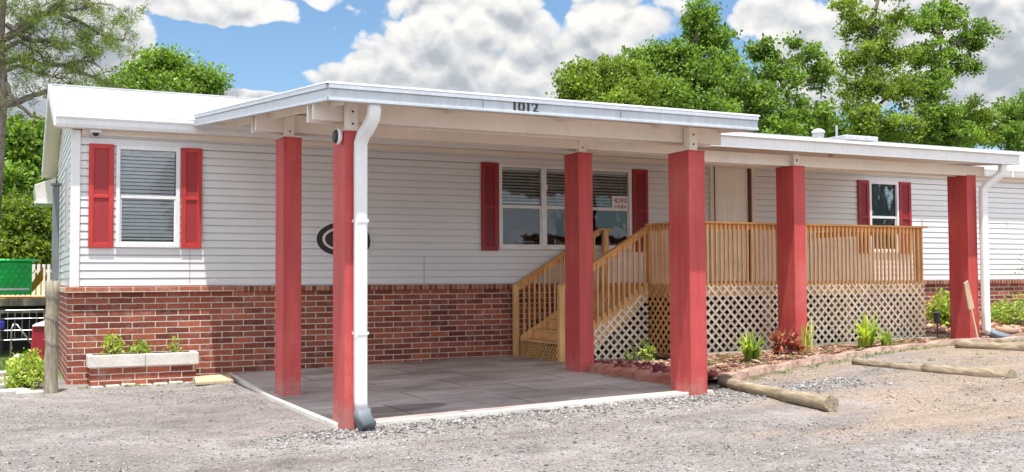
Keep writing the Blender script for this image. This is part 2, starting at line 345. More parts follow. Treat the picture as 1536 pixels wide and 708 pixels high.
M['kerb'] = concrete('red_edging', (.34, .10, .07), (.52, .26, .20), 4, .02)
M['edging'] = concrete('stone_edging', (.24, .15, .11), (.50, .36, .30), 5, .04)
M['grassblade'] = islandmat('grass_blades', [(.06, .12, .02), (.13, .20, .03), (.26, .30, .08)], .7, .3)
gl = Mat('window_glass', (.9, .92, .95), .02, .5); g_nt = gl.nt
_tr = g_nt.nodes.new('ShaderNodeBsdfTransparent'); _tr.inputs[0].default_value = (.93, .95, .96, 1)
_gs = g_nt.nodes.new('ShaderNodeBsdfGlossy'); _gs.inputs['Roughness'].default_value = .02
_gn = g_nt.nodes.new('ShaderNodeTexNoise'); _gn.inputs['Scale'].default_value = 1.6; _gn.inputs['Detail'].default_value = 2; g_nt.links.new(gl.pos(), _gn.inputs['Vector'])
_gb = g_nt.nodes.new('ShaderNodeBump'); _gb.inputs['Distance'].default_value = .02; _gb.inputs['Strength'].default_value = .6; g_nt.links.new(_gn.outputs['Fac'], _gb.inputs['Height']); g_nt.links.new(_gb.outputs[0], _gs.inputs['Normal'])
_fr = g_nt.nodes.new('ShaderNodeFresnel'); _fr.inputs['IOR'].default_value = 1.5
_mx = g_nt.nodes.new('ShaderNodeMixShader'); g_nt.links.new(_fr.outputs[0], _mx.inputs[0]); g_nt.links.new(_tr.outputs[0], _mx.inputs[1]); g_nt.links.new(_gs.outputs[0], _mx.inputs[2])
g_nt.links.new(_mx.outputs[0], [n for n in g_nt.nodes if n.type == 'OUTPUT_MATERIAL'][0].inputs[0]); M['glass'] = gl.m

# ------------------------------------------------------------------ mesh helpers
class MB:
    def __init__(s): s.v = []; s.f = []
    def add(s, vs, fs):
        o = len(s.v); s.v += [tuple(v) for v in vs]; s.f += [tuple(i+o for i in f) for f in fs]; return s
    def box(s, a, b):
        (x0, y0, z0), (x1, y1, z1) = a, b
        vs = [(x0, y0, z0), (x1, y0, z0), (x1, y1, z0), (x0, y1, z0), (x0, y0, z1), (x1, y0, z1), (x1, y1, z1), (x0, y1, z1)]
        return s.add(vs, [(0, 3, 2, 1), (4, 5, 6, 7), (0, 1, 5, 4), (1, 2, 6, 5), (2, 3, 7, 6), (3, 0, 4, 7)])
    def hexa(s, bot, top):
        return s.add(list(bot)+list(top), [(0, 3, 2, 1), (4, 5, 6, 7), (0, 1, 5, 4), (1, 2, 6, 5), (2, 3, 7, 6), (3, 0, 4, 7)])
    def prism(s, poly, y0, y1):                # poly in XZ, extruded along Y
        n = len(poly)
        vs = [(x, y0, z) for x, z in poly] + [(x, y1, z) for x, z in poly]
        return s.add(vs, [tuple(range(n))[::-1], tuple(range(n, 2*n))] + [(i, (i+1) % n, n+(i+1) % n, n+i) for i in range(n)])
    def bar(s, a, b, w, h, up=Vector((0, 0, 1))):
        a, b = Vector(a), Vector(b); d = (b-a).normalized(); sd = d.cross(up)
        if sd.length < 1e-4: sd = d.cross(Vector((0, 1, 0)))
        sd.normalize(); u = sd.cross(d).normalized(); q = [(-1, -1), (1, -1), (1, 1), (-1, 1)]
        return s.hexa([a+sd*(i*w/2)+u*(j*h/2) for i, j in q], [b+sd*(i*w/2)+u*(j*h/2) for i, j in q])
    def tube(s, pts, rads, n=10, cap=True, jit=0.0):
        pts = [Vector(p) for p in pts]
        if isinstance(rads, (int, float)): rads = [rads]*len(pts)
        rings = []; ref = None
        for i, p in enumerate(pts):
            d = (pts[min(i+1, len(pts)-1)]-pts[max(i-1, 0)]).normalized()
            if ref is None:
                ref = d.cross(Vector((0, 0, 1)));
                if ref.length < .1: ref = d.cross(Vector((0, 1, 0)))
            ref = (ref - d*ref.dot(d)).normalized(); b = d.cross(ref)
            rings.append([p + (ref*math.cos(t)+b*math.sin(t))*rads[i]*(1+random.uniform(-jit, jit)) for t in [2*math.pi*k/n for k in range(n)]])
        vs = [v for r_ in rings for v in r_]; fs = []
        for i in range(len(rings)-1):
            for k in range(n):
                fs.append((i*n+k, i*n+(k+1) % n, (i+1)*n+(k+1) % n, (i+1)*n+k))
        if cap: fs += [tuple(range(n))[::-1], tuple(range((len(rings)-1)*n, len(rings)*n))]
        return s.add(vs, fs)
    def rtube(s, pts, w, h, n=16):            # rounded rectangular pipe
        pts = [Vector(p) for p in pts]; rings = []
        for i, p in enumerate(pts):
            d = (pts[min(i+1, len(pts)-1)]-pts[max(i-1, 0)]).normalized()
            sd = Vector((1, 0, 0)); sd = (sd-d*sd.dot(d)).normalized(); b = d.cross(sd)
            ring = []
            for k in range(n):
                t = 2*math.pi*(k+.5)/n; c, q = math.cos(t), math.sin(t)
                ring.append(p + sd*(w/2*math.copysign(abs(c)**.45, c)) + b*(h/2*math.copysign(abs(q)**.45, q)))
            rings.append(ring)
        vs = [v for r_ in rings for v in r_]; fs = []
        for i in range(len(rings)-1):
            for k in range(n): fs.append((i*n+k, i*n+(k+1) % n, (i+1)*n+(k+1) % n, (i+1)*n+k))
        fs += [tuple(range(n))[::-1], tuple(range((len(rings)-1)*n, len(rings)*n))]
        return s.add(vs, fs)
    def build(s, name, mat, parent=None, bevel=0, smooth=False):
        me = bpy.data.meshes.new(name); me.from_pydata(s.v, [], s.f)
        me.materials.append(M[mat] if isinstance(mat, str) else mat)
        o = bpy.data.objects.new(name, me); COL.objects.link(o)
        bm = bmesh.new(); bm.from_mesh(me); bmesh.ops.recalc_face_normals(bm, faces=bm.faces); bm.to_mesh(me); bm.free()
        if parent is not None:
            o.parent = parent; bpy.context.view_layer.update(); o.matrix_parent_inverse = parent.matrix_world.inverted()
        if smooth:
            for p in me.polygons: p.use_smooth = True
        if bevel:
            b = o.modifiers.new('bevel', 'BEVEL'); b.width = bevel; b.segments = 2; b.limit_method = 'ANGLE'
        return o
def tag(o, label=None, cat=None, group=None, kind=None):
    if label: o['label'] = label
    if cat: o['category'] = cat
    if group: o['group'] = group
    if kind: o['kind'] = kind
    return o
def thing(name, loc, label, cat, group=None):
    o = bpy.data.objects.new(name, None); COL.objects.link(o); o.location = loc; o.empty_display_size = .2
    bpy.context.view_layer.update()
    return tag(o, label, cat, group)
def npmesh(name, V, F, mat, parent=None, smooth=False):
    """V (n,3), F (m,k) with one polygon size"""
    me = bpy.data.meshes.new(name); k = F.shape[1]
    me.vertices.add(len(V)); me.vertices.foreach_set('co', V.astype(np.float32).ravel())
    me.loops.add(F.size); me.loops.foreach_set('vertex_index', F.astype(np.int32).ravel())
    me.polygons.add(len(F)); me.polygons.foreach_set('loop_start', (np.arange(len(F))*k).astype(np.int32))
    me.update(calc_edges=True); me.validate()
    me.materials.append(M[mat]); o = bpy.data.objects.new(name, me); COL.objects.link(o)
    if parent is not None:
        o.parent = parent; bpy.context.view_layer.update(); o.matrix_parent_inverse = parent.matrix_world.inverted()
    if smooth: me.polygons.foreach_set('use_smooth', [True]*len(F))
    return o

def each(name, mat, parent, boxes, bevel=0):
    for a, b in boxes:
        MB().box(a, b).build(name, mat, parent, bevel=bevel)
# ------------------------------------------------------------------ ground
def sst(t): t = min(1, max(0, t)); return t*t*(3-2*t)
def hsh(x, y): return math.sin(x*1.3+y*.7)*.5+math.sin(x*.6-y*1.9+1)*.3+math.sin(x*3.1+y*2.3)*.2
def g(x, y):
    z = .42*sst((x-2)/15)*(1-.6*sst((-9-y)/8))
    flat = (3.0 < x < 8.2 and -6.7 < y < 0)
    z += 0 if flat else .018*hsh(x, y)
    dx = max(3.05-x, 0, x-8.0); dy = max(-6.60-y, 0); d = math.hypot(dx, dy)
    w = math.exp(-(d/.45)**2)
    zf_ = .058+.026*(min(max(x, 3.2), 8.4)-3.2)+.004*(y+6.6)-(.075 if d <= 0 else .03)
    if y > -.3 or x > 8.6: w *= max(0, 1-max(0, x-8.6)/.8)
    return z*(1-w)+zf_*w
def axis(lo, hi, st, far):
    a = [lo+i*st for i in range(int((hi-lo)/st)+1)]; L = []; d = st; x = lo
    while x > -far: d *= 1.6; x -= d; L.append(x)
    Rr = []; d = st; x = a[-1]
    while x < far: d *= 1.6; x += d; Rr.append(x)
    return L[::-1]+a+Rr
xs = axis(-8, 30, .25, 900); ys = axis(-17, 8, .25, 900)
V = np.array([(x, y, g(x, y)) for y in ys for x in xs]); nx = len(xs)
F = np.array([(j*nx+i, j*nx+i+1, (j+1)*nx+i+1, (j+1)*nx+i) for j in range(len(ys)-1) for i in range(nx-1)])
go = npmesh('ground', V, F, 'ground', smooth=True); tag(go, kind='structure')

def zs(x, y): return .058+.026*(x-3.2)+.004*(y+6.6)
SL = [(3.22, -.012), (3.17, -1.6), (3.10, -3.6), (3.12, -5.2), (3.16, -6.42), (3.45, -6.60), (5.7, -6.58), (7.95, -6.60), (7.95, -3.25), (10.1, -3.25), (10.1, -.012)]
bm = bmesh.new()
top = [bm.verts.new((x, y, zs(min(x, 8.4), y))) for x, y in SL]; bot = [bm.verts.new((x, y, -.2)) for x, y in SL]
bm.faces.new(top); n = len(SL)
for i in range(n): bm.faces.new((top[i], bot[i], bot[(i+1) % n], top[(i+1) % n]))
bmesh.ops.recalc_face_normals(bm, faces=bm.faces); bmesh.ops.triangulate(bm, faces=bm.faces)
me = bpy.data.meshes.new('patio_slab'); bm.to_mesh(me); bm.free(); me.materials.append(M['slab'])
po = bpy.data.objects.new('patio_slab', me); COL.objects.link(po); tag(po, kind='structure')
# pale concrete lip running round the open edges of the slab
mb = MB(); path = SL[:8]
for i in range(len(path)-1):
    (x0, y0), (x1, y1) = path[i], path[i+1]
    mb.bar((x0, y0, zs(x0, y0)-.05), (x1, y1, zs(x1, y1)-.05), .055, .115)
tag(mb.build('slab_kerb', 'concrete', bevel=.01), kind='structure')

# gravel: loose stones
def stones(name, n, region, size, mat, zf, flat=.6, keep=None):
    oct_v = np.array([(1, 0, 0), (.3, .9, 0), (-.8, .55, 0), (-.8, -.6, 0), (.35, -.95, 0), (.1, .1, 1), (-.1, 0, -1.)])
    oct_f = np.array([(0, 1, 5), (1, 2, 5), (2, 3, 5), (3, 4, 5), (4, 0, 5), (1, 0, 6), (2, 1, 6), (3, 2, 6), (4, 3, 6), (0, 4, 6)])
    P = []
    while len(P) < n:
        p = region()
        if keep is None or keep(*p): P.append(p)
    P = np.array(P); s = size(n)
    ang = RNG.uniform(0, 6.28, n); ca, sa = np.cos(ang), np.sin(ang)
    V = oct_v[None]*(1+RNG.uniform(-.3, .3, (n, 7, 1)))*s[:, None, None]
    x = V[..., 0]*ca[:, None]-V[..., 1]*sa[:, None]; y = V[..., 0]*sa[:, None]+V[..., 1]*ca[:, None]
    z = V[..., 2]*flat
    zz = np.array([zf(a, b) for a, b in P])
    tiltx, tilty = RNG.uniform(-.4, .4, n), RNG.uniform(-.4, .4, n)
    z = z + x*tiltx[:, None]+y*tilty[:, None]
    out = np.stack([x+P[:, 0:1], y+P[:, 1:2], z+zz[:, None]+s[:, None]*.15], -1).reshape(-1, 3)
    Fc = (oct_f[None]+(np.arange(n)*7)[:, None, None]).reshape(-1, 3)
    return npmesh(name, out, Fc, mat)
def onslab(x, y): return 2.95 < x < 8.1 and -6.8 < y
def gkeep(x, y):
    if onslab(x, y) or (y > -.9 and x > .5) or (y > -5.9+(x-8.9)*.42 and x > 8.0): return False
    # keep to what the place shows: patches of thicker gravel
    return (hsh(x*1.7, y*2.1)+hsh(x*.9+4, y*.6)) > random.uniform(-1.5, .9)
def greg():
    d = 5.5+12*random.random()**1.3; a = random.uniform(-.08, 1.02)
    return (CAM.x+math.sin(a)*d, CAM.y+math.cos(a)*d)
st_ = stones('gravel', 60000, greg, lambda n: RNG.gamma(2.4, .0023, n)+.002, 'pebble', g, keep=gkeep)
tag(st_, 'loose grey gravel lying over the drive', 'gravel', kind='stuff')
def sreg(): return random.uniform(2.3, 10), -6.66-abs(random.gauss(0, .4))
st2 = stones('gravel_edge', 5000, sreg, lambda n: RNG.gamma(2.6, .0040, n)+.003, 'pebble', g)
tag(st2, 'coarser grey gravel banked along the slab edge', 'gravel', kind='stuff')

# ------------------------------------------------------------------ the house
X0, X1, YB = .84, 26.0, 5.9
house = thing('house', (12, 3, 0), 'long white mobile home with vinyl siding above a red brick skirt', 'house')
ZB, ZT = 1.41, 3.93                      # top of brick, top of siding
WINS = dict(a=(1.47, 2.41, 2.13, 3.71), b=(8.08, 9.0, 2.15, 3.71), c=(9.0, 9.96, 2.15, 3.71), d=(9.96, 10.92, 2.15, 3.71), e=(17.14, 17.99, 2.13, 3.71), door=(12.9, 13.87, 1.5, 3.92))
OPEN = [(1.47, 2.41, 2.13, 3.71), (8.08, 10.92, 2.15, 3.71), (17.14, 17.99, 2.13, 3.71), (12.9, 13.87, 1.5, 3.92)]
def siding(mb, fn, x0, x1, z0, z1, opens, pitch=.122, lip=.013, gap=.019):
    z = z0
    while z < z1-1e-6:
        zt = min(z+pitch, z1); zg = min(z+gap, zt)
        cuts = sorted({z, zg, zt, *[c for o in opens for c in o[2:4] if z < c < zt]})
        for a, b in zip(cuts[:-1], cuts[1:]):
            m_ = (a+b)/2; iv = [(x0, x1)]
            for o in opens:
                if o[2] <= m_ <= o[3]:
                    iv = [q for (p0, p1) in iv for q in ((p0, min(p1, o[0])), (max(p0, o[1]), p1)) if q[1]-q[0] > 1e-4]
            def prof(zz): return lip-(lip-.003)*(zz-z)/pitch
            for (p0, p1) in iv:
                if m_ < zg:                     # the dark drip groove under each board
                    mb.add([fn(p0, -.020, a), fn(p1, -.020, a), fn(p1, -.020, b), fn(p0, -.020, b)], [(0, 1, 2, 3)])
                    mb.add([fn(p0, -.020, a), fn(p1, -.020, a), fn(p1, .003, a), fn(p0, .003, a)], [(0, 1, 2, 3)])
                else:
                    mb.add([fn(p0, prof(a), a), fn(p1, prof(a), a), fn(p1, prof(b), b), fn(p0, prof(b), b)], [(0, 1, 2, 3)])
                    if abs(a-zg) < 1e-9: mb.add([fn(p0, -.020, a), fn(p1, -.020, a), fn(p1, prof(a), a), fn(p0, prof(a), a)], [(0, 1, 2, 3)])
        z = zt
def solid_fix(o): return o
mb = MB(); siding(mb, lambda x, p, z: (x, -p, z), X0, X1, ZB+.09, ZT, OPEN)
me_s = mb.build('siding', 'siding', house)
# J-channel seams of the siding sheets
each('gutter_joint', 'white', house, [((x, -.291, 3.936), (x+.05, -.16, 4.128)) for x in (18.6, 21.4)])
each('seam', 'greydark', house, [((x, -.0145, z0), (x+.006, -.0115, z1)) for x, z0, z1 in ((2.58, 1.55, 2.08), (6.6, 1.5, 2.0), (12.35, 2.6, 3.8), (20.6, 1.5, 3.0))])
# end wall with gable
mb = MB(); rid = 3.0; slope = .30
def gz(y): return 3.98+slope*(min(y, 6-y)+.15)
z = ZB+.09
siding(mb, lambda y, p, z: (X0-p, y, z), 0, YB, ZB+.09, 3.93, [(1.15, 1.75, 2.13, 3.5)])
zz = 3.93
while zz < 4.85:
    dd = (zz-3.93)/slope
    siding(mb, lambda y, p, z: (X0-p, y, z), dd, YB-dd, zz, zz+.122, []); zz += .122
mb.build('siding_end', 'siding', house)
tag(house.children[-1])
# corner trim
mb = MB(); mb.box((X0-.035, -.045, ZB+.09), (X0+.10, .09, ZT)); mb.build('corner_trim', 'white', house, bevel=.008)
# brick skirt
mb = MB(); mb.box((X0-.05, 0.0, -.3), (X1, .1, ZB)); mb.build('brick_skirt', 'brick', house)
mb = MB(); mb.box((X0-.053, .003, -.3), (X0+.05, YB, ZB-.002)); mb.build('brick_end', 'brick_end', house)
mb = MB(); mb.box((X0-.09, -.075, ZB), (3.30, .1, ZB+.09)); o = mb.build('brick_cap', 'capbrick', house, bevel=.01)
mb = MB(); mb.box((3.305, -.045, ZB), (X1, .1, ZB+.088)); mb.build('brick_cap', 'soldier', house, bevel=.008)
mb = MB(); mb.box((X0-.09, .105, ZB), (X0+.04, YB, ZB+.088)); mb.build('brick_cap', 'soldier', house, bevel=.01)
# interior shell
mb = MB(); mb.box((X0+.1, YB-.1, .9), (X1, YB, 4.0)); mb.box((X0+.1, 2.9, 1.45), (7.4, 3.0, 4.0)); mb.box((7.3, .12, 1.45), (7.4, 3.0, 4.0)); mb.box((11.7, .12, 1.45), (11.8, 5.8, 4.0)); mb.box((16.3, .12, 1.45), (16.4, 5.8, 4.0)); mb.box((19.3, .12, 1.45), (19.4, 5.8, 4.0))
mb.box((X0+.1, .1, 3.93), (X1, YB-.1, 3.98)); mb.build('inner_wall', 'interior', house)
mb = MB(); mb.box((X0+.1, .1, 1.4), (X1, YB-.1, 1.46)); mb.build('inner_floor', 'interior_floor', house)
# roof
E0 = -.17
def rz(y): return 4.165+slope*(y-E0) if y < rid else 4.165+slope*(2*rid-y-E0)
mb = MB(); xr0, xr1 = .58, X1+.3; ye = 6.85
prof = [(E0-.03, rz(E0)), (rid, rz(rid)), (ye, rz(ye)), (ye, rz(ye)-.06), (rid, rz(rid)-.08), (E0-.03, rz(E0)-.06)]
n = len(prof); vs = [(xr0, y, z) for y, z in prof]+[(xr1, y, z) for y, z in prof]
mb.add(vs, [(0, 1, 4, 5), (1, 2, 3, 4), (6+0, 6+5, 6+4, 6+1), (6+1, 6+4, 6+3, 6+2)]+[(i, (i+1) % n, n+(i+1) % n, n+i) for i in range(n)])
roof = mb.build('roof', 'roofwhite', house)
mb = MB()                                   # low standing laps across the roof sheet
for k in range(5):
    y = .35+k*.55; mb.bar((xr0, y, rz(y)+.004), (xr1, y, rz(y)+.004), .03, .012)
mb.build('roof_lap', 'fascia', roof)
mb = MB()
for k in range(1): mb.bar((.58, rid, rz(rid)+.012), (xr1, rid, rz(rid)+.0), .08, .03)
mb.build('ridge_cap', 'roofwhite', roof)
# rake soffits and boards on the left end
mb = MB()
for (ya, yb_) in ((E0, rid), (rid, ye)):
    za, zb_ = rz(ya)-.17, rz(yb_)-.17
    mb.hexa([(xr0, ya, za), (X0, ya, za), (X0, yb_, zb_), (xr0, yb_, zb_)], [(xr0, ya, za+.08), (X0, ya, za+.08), (X0, yb_, zb_+.08), (xr0, yb_, zb_+.08)])
mb.build('rake_soffit', 'soffit', roof)
mb = MB()
for (ya, yb_) in ((E0-.02, rid), (rid, ye)):
    mb.hexa([(xr0-.03, ya, rz(ya)-.20), (xr0-.001, ya, rz(ya)-.20), (xr0-.001, yb_, rz(yb_)-.20), (xr0-.03, yb_, rz(yb_)-.20)], [(xr0-.03, ya, rz(ya)+.015), (xr0-.001, ya, rz(ya)+.015), (xr0-.001, yb_, rz(yb_)+.015), (xr0-.03, yb_, rz(yb_)+.015)])
mb.build('rake_board', 'white', roof)
# eave: soffit, gutter with rolled lip
mb = MB(); mb.box((xr0, E0+.0, 3.945), (X1, 0.02, 3.965)); mb.build('soffit', 'soffit', house)
mb = MB(); mb.box((X0+.12, -.055, 3.86), (X1, -.022, 3.944)); mb.build('frieze_board', 'soffit', house, bevel=.006)
mb = MB()
pr = [(-.165, 3.94), (-.245, 3.94), (-.262, 3.99), (-.262, 4.05), (-.285, 4.09), (-.285, 4.135), (-.27, 4.135), (-.255, 4.10), (-.165, 4.10)]
n = len(pr); vs = [(xr0, y, z) for y, z in pr]+[(X1, y, z) for y, z in pr]
mb.add(vs, [tuple(range(n)), tuple(range(n, 2*n))]+[(i, (i+1) % n, n+(i+1) % n, n+i) for i in range(n)])
mb.build('gutter', 'white', house)

# windows
def window(key, blind_to, open_slats=True, parent=house, slat_tilt=.35, meet=.5):
    x0, x1, z0, z1 = WINS[key]
    f = MB(); w = .05
    f.box((x0-.012, -.045, z0-.012), (x0+w, .06, z1+.012)); f.box((x1-w, -.045, z0-.012), (x1+.012, .06, z1+.012))
    f.box((x0+w, -.045, z1-w), (x1-w, .06, z1+.012)); f.box((x0+w, -.045, z0-.012), (x1-w, .06, z0+w))
    fo = f.build('window', 'white', parent, bevel=.006)
    zm = z0+(z1-z0)*meet
    s_ = MB(); s_.box((x0+w, -.018, zm-.028), (x1-w, .03, zm+.028)); 
    s_.box((x0+w, -.012, z0+w), (x0+w+.025, .03, zm-.028)); s_.box((x1-w-.025, -.012, z0+w), (x1-w, .03, zm-.028)); s_.box((x0+w+.025, -.012, z0+w), (x1-w-.025, .03, z0+w+.03))
    s_.build('sash', 'white', fo, bevel=.004)
    gg = MB(); gg.box((x0+w, .004, zm+.028), (x1-w, .008, z1-w)); gg.box((x0+w+.025, .012, z0+w+.03), (x1-w-.025, .016, zm-.028)); gg.build('pane', 'glass', fo)
    if blind_to is not None:
        b = MB(); z = z1-w-.07; b.box((x0+w+.01, .025, z1-w-.045), (x1-w-.01, .075, z1-w-.004))
        while z > blind_to:
            dy, dz = .024*math.cos(slat_tilt), .024*math.sin(slat_tilt)
            b.hexa([(x0+w+.012, .048-dy, z-dz), (x1-w-.012, .048-dy, z-dz), (x1-w-.012, .048+dy, z+dz), (x0+w+.012, .048+dy, z+dz)],
                   [(x0+w+.012, .048-dy, z-dz+.003), (x1-w-.012, .048-dy, z-dz+.003), (x1-w-.012, .048+dy, z+dz+.003), (x0+w+.012, .048+dy, z+dz+.003)])
            z -= .058
        b.box((x0+w+.012, .03, z-.01), (x1-w-.012, .07, z+.015))
        bl = b.build('blind', 'blind', fo)
        each('cord', 'blind', bl, [((xx, .02, z), (xx+.004, .023, z1-w-.04)) for xx in (x0+.2, x1-.2)])
    return fo
window('a', 2.27, slat_tilt=1.12)
window('b', 3.02, slat_tilt=.6); window('c', 2.98, slat_tilt=.6); window('d', 3.0, slat_tilt=.6); window('e', 2.9, slat_tilt=.8)
each('mullion', 'white', house, [((x-.037, -.05, 2.2), (x+.037, .03, 3.66)) for x in (9.0, 9.96)], .006)
mb = MB(); mb.box((8.95, -.085, 3.25), (9.05, -.051, 3.36)); mb.build('alarm_box', 'white', house, bevel=.008)
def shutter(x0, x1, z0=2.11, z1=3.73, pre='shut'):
    pre = 'shut' if x0 < 5 else 'shut_dark'  # shutters under the roofs get the copy darkened for shade
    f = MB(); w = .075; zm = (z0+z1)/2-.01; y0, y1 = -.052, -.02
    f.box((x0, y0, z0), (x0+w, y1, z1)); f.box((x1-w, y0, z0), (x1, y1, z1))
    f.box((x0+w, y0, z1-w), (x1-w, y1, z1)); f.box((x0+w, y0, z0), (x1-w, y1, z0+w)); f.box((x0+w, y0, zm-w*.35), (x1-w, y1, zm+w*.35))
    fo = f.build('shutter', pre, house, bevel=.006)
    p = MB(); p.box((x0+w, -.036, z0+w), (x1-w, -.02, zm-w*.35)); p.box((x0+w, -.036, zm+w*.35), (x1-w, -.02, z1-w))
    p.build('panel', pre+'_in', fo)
    return fo
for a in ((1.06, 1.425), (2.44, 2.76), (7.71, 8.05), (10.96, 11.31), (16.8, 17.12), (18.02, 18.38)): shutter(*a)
# door
mb = MB(); x0, x1, z0, z1 = WINS['door']
mb.box((x0-.09, -.05, z0), (x0+.0, .02, z1+.07)); mb.box((x1, -.05, z0), (x1+.09, .02, z1+.07)); mb.box((x0, -.05, z1), (x1, .02, z1+.07))
do = mb.build('door', 'tan', house, bevel=.006)
mb = MB(); mb.box((x0, -.03, z0), (x0+.045, .14, z1)); mb.box((x1-.05, -.02, z0), (x1, .14, z1)); mb.box((x0+.045, -.02, z1-.045), (x1-.05, .14, z1)); mb.build('jamb', 'brown', do)
mb = MB(); mb.box((x0+.045, .03, z0+.02), (x1-.05, .07, z1-.045)); leaf = mb.build('leaf', 'door', do)
mb = MB()
for (a, b) in ((.14, .42), (.50, .78)):
    for (c, d) in ((.15, .75), (.88, 1.65), (1.78, 2.2)):
        for q in ((a, c, b, c+.03), (a, d-.03, b, d), (a, c+.03, a+.03, d-.03), (b-.03, c+.03, b, d-.03)):
            mb.box((x0+q[0], .026, z0+q[1]), (x0+q[2], .0305, z0+q[3]))
mb.build('moulding', 'door', leaf)
mb = MB(); MB().tube([(x0+.12, .07, z0+1.0), (x0+.12, .01, z0+1.0)], [.018, .032], 12).build('handle', 'chrome', leaf); mb.tube([(x0+.12, .07, z0+1.22), (x0+.12, .045, z0+1.22)], .03, 12); mb.build('lock', 'chrome', leaf)
mb = MB(); mb.box((x0, -.06, 1.46), (x1, .14, 1.515)); mb.build('threshold', 'brown', do)
# small end window
mb = MB(); mb.box((X0-.04, 1.1, 2.1), (X0+.02, 1.17, 3.55)); mb.box((X0-.04, 1.73, 2.1), (X0+.02, 1.8, 3.55)); mb.box((X0-.04, 1.17, 3.48), (X0+.02, 1.73, 3.55)); mb.box((X0-.04, 1.17, 2.1), (X0+.02, 1.73, 2.17)); wo_ = mb.build('window', 'white', house)
mb = MB(); mb.box((X0+.0, 1.17, 2.17), (X0+.004, 1.73, 3.48)); mb.build('pane', 'glass', wo_)
# roof vents
def dome(mb, c, r, h, n=14, m=6):
    vs = []; fs = []
    for j in range(m+1):
        t = j/m*math.pi/2
        for k in range(n): vs.append((c[0]+r*math.cos(t)*math.cos(2*math.pi*k/n), c[1]+r*math.cos(t)*math.sin(2*math.pi*k/n), c[2]+h*math.sin(t)))
    for j in range(m):
        for k in range(n): fs.append((j*n+k, j*n+(k+1) % n, (j+1)*n+(k+1) % n, (j+1)*n+k))
    return mb.add(vs, fs)
mb = MB(); zc = rz(2.4); mb.tube([(17.9, 2.4, zc-.1), (17.9, 2.4, zc+.2)], .14, 14); dome(mb, (17.9, 2.4, zc+.2), .17, .12)
v_ = mb.build('roof_vent', 'roofwhite', roof, smooth=False)
mb = MB(); mb.box((18.5, 2.1, rz(2.1)), (19.4, 2.6, rz(2.1)+.12)); mb.box((18.42, 2.0, rz(2.1)+.12), (19.48, 2.7, rz(2.1)+.24)); mb.build('skylight', 'roofwhite', roof, bevel=.02)
mb = MB(); mb.tube([(19.1, 3.05, rz(3)-.1), (19.1, 3.05, rz(3)+.38)], .03, 8); mb.build('vent_pipe', 'chrome', roof)

# things inside, seen through the big window
t = thing('desk', (8.75, .75, 1.46), 'dark desk standing inside the wide front window', 'desk')
mb = MB(); mb.box((8.25, .45, 2.22), (9.5, 1.15, 2.29)); mb.build('desktop', 'dark', t)
each('desk_side', 'dark', t, [((8.3, .5, 1.46), (8.36, 1.1, 2.22)), ((9.4, .5, 1.46), (9.46, 1.1, 2.22))])
mb = MB(); mb.box((8.75, .6, 2.292), (9.1, .9, 2.31)); mb.hexa([(8.78, .88, 2.31), (9.1, .88, 2.31), (9.1, .9, 2.31), (8.78, .9, 2.31)], [(8.78, 1.0, 2.55), (9.1, 1.0, 2.55), (9.1, 1.02, 2.55), (8.78, 1.02, 2.55)])
mb.build('laptop', 'chrome'); tag(bpy.data.objects['laptop'], 'open silver laptop on the dark desk indoors', 'laptop')
t = thing('office_chair', (9.75, 1.0, 1.46), 'black office chair behind the middle window sash', 'chair')
mb = MB(); mb.hexa([(9.45, 1.1, 2.05), (9.95, 1.1, 2.05), (9.95, 1.18, 2.05), (9.45, 1.18, 2.05)], [(9.5, 1.2, 2.85), (9.9, 1.2, 2.85), (9.9, 1.26, 2.85), (9.5, 1.26, 2.85)]); mb.build('backrest', 'dark', t, bevel=.03)
mb = MB(); mb.box((9.43, .65, 1.92), (9.97, 1.15, 2.02)); mb.build('seat', 'dark', t, bevel=.03)
mb = MB(); mb.tube([(9.7, .9, 1.46), (9.7, .9, 1.92)], .03, 8); mb.box((9.45, .87, 1.47), (9.95, .93, 1.52)); mb.box((9.67, .65, 1.47), (9.73, 1.15, 1.521)); mb.build('base', 'chrome', t)
# sign in window: white card with red lettering-like marks
t = thing('window_sign', (10.7, -.01, 2.95), 'white card with dark red lettering in the right pane of the wide window', 'sign')
mb = MB(); mb.box((10.50, -.012, 2.925), (10.865, -.002, 3.19)); mb.build('card', 'white', t)
redm = Mat('sign_red', (.25, .02, .03), .6).m; M['signred'] = redm
mb = MB(); rr = random.Random(3)
def glyph(mb, x, z, w, h, k, y=-.0145):
    th = w*.22
    segs = {'bar': (x, z, x+th, z+h), 'bar2': (x+w-th, z, x+w, z+h), 'top': (x, z+h-th, x+w, z+h), 'mid': (x, z+h*.45, x+w, z+h*.45+th), 'bot': (x, z, x+w, z+th)}
    for q in k: a = segs[q]; mb.box((a[0], y, a[1]), (a[2], y+.002+.0002*list(segs).index(q), a[3]))
x = 10.535
for k in (('mid', 'top', 'bar2'), ('bar', 'top', 'bot'), ('bar', 'top', 'bar2'), ('bar', 'top', 'mid'), ('top', 'bar', 'bar2', 'bot')):
    glyph(mb, x, 3.06, .052, .085, k); x += .062
x = 10.545
for i in range(9):
    glyph(mb, x, 2.95, .026, .065, rr.choice([('bar', 'top', 'bar2'), ('bar', 'mid', 'bot'), ('bar', 'bar2', 'bot'), ('bar', 'top', 'mid')])); x += .033
mb.build('lettering', 'signred', t)
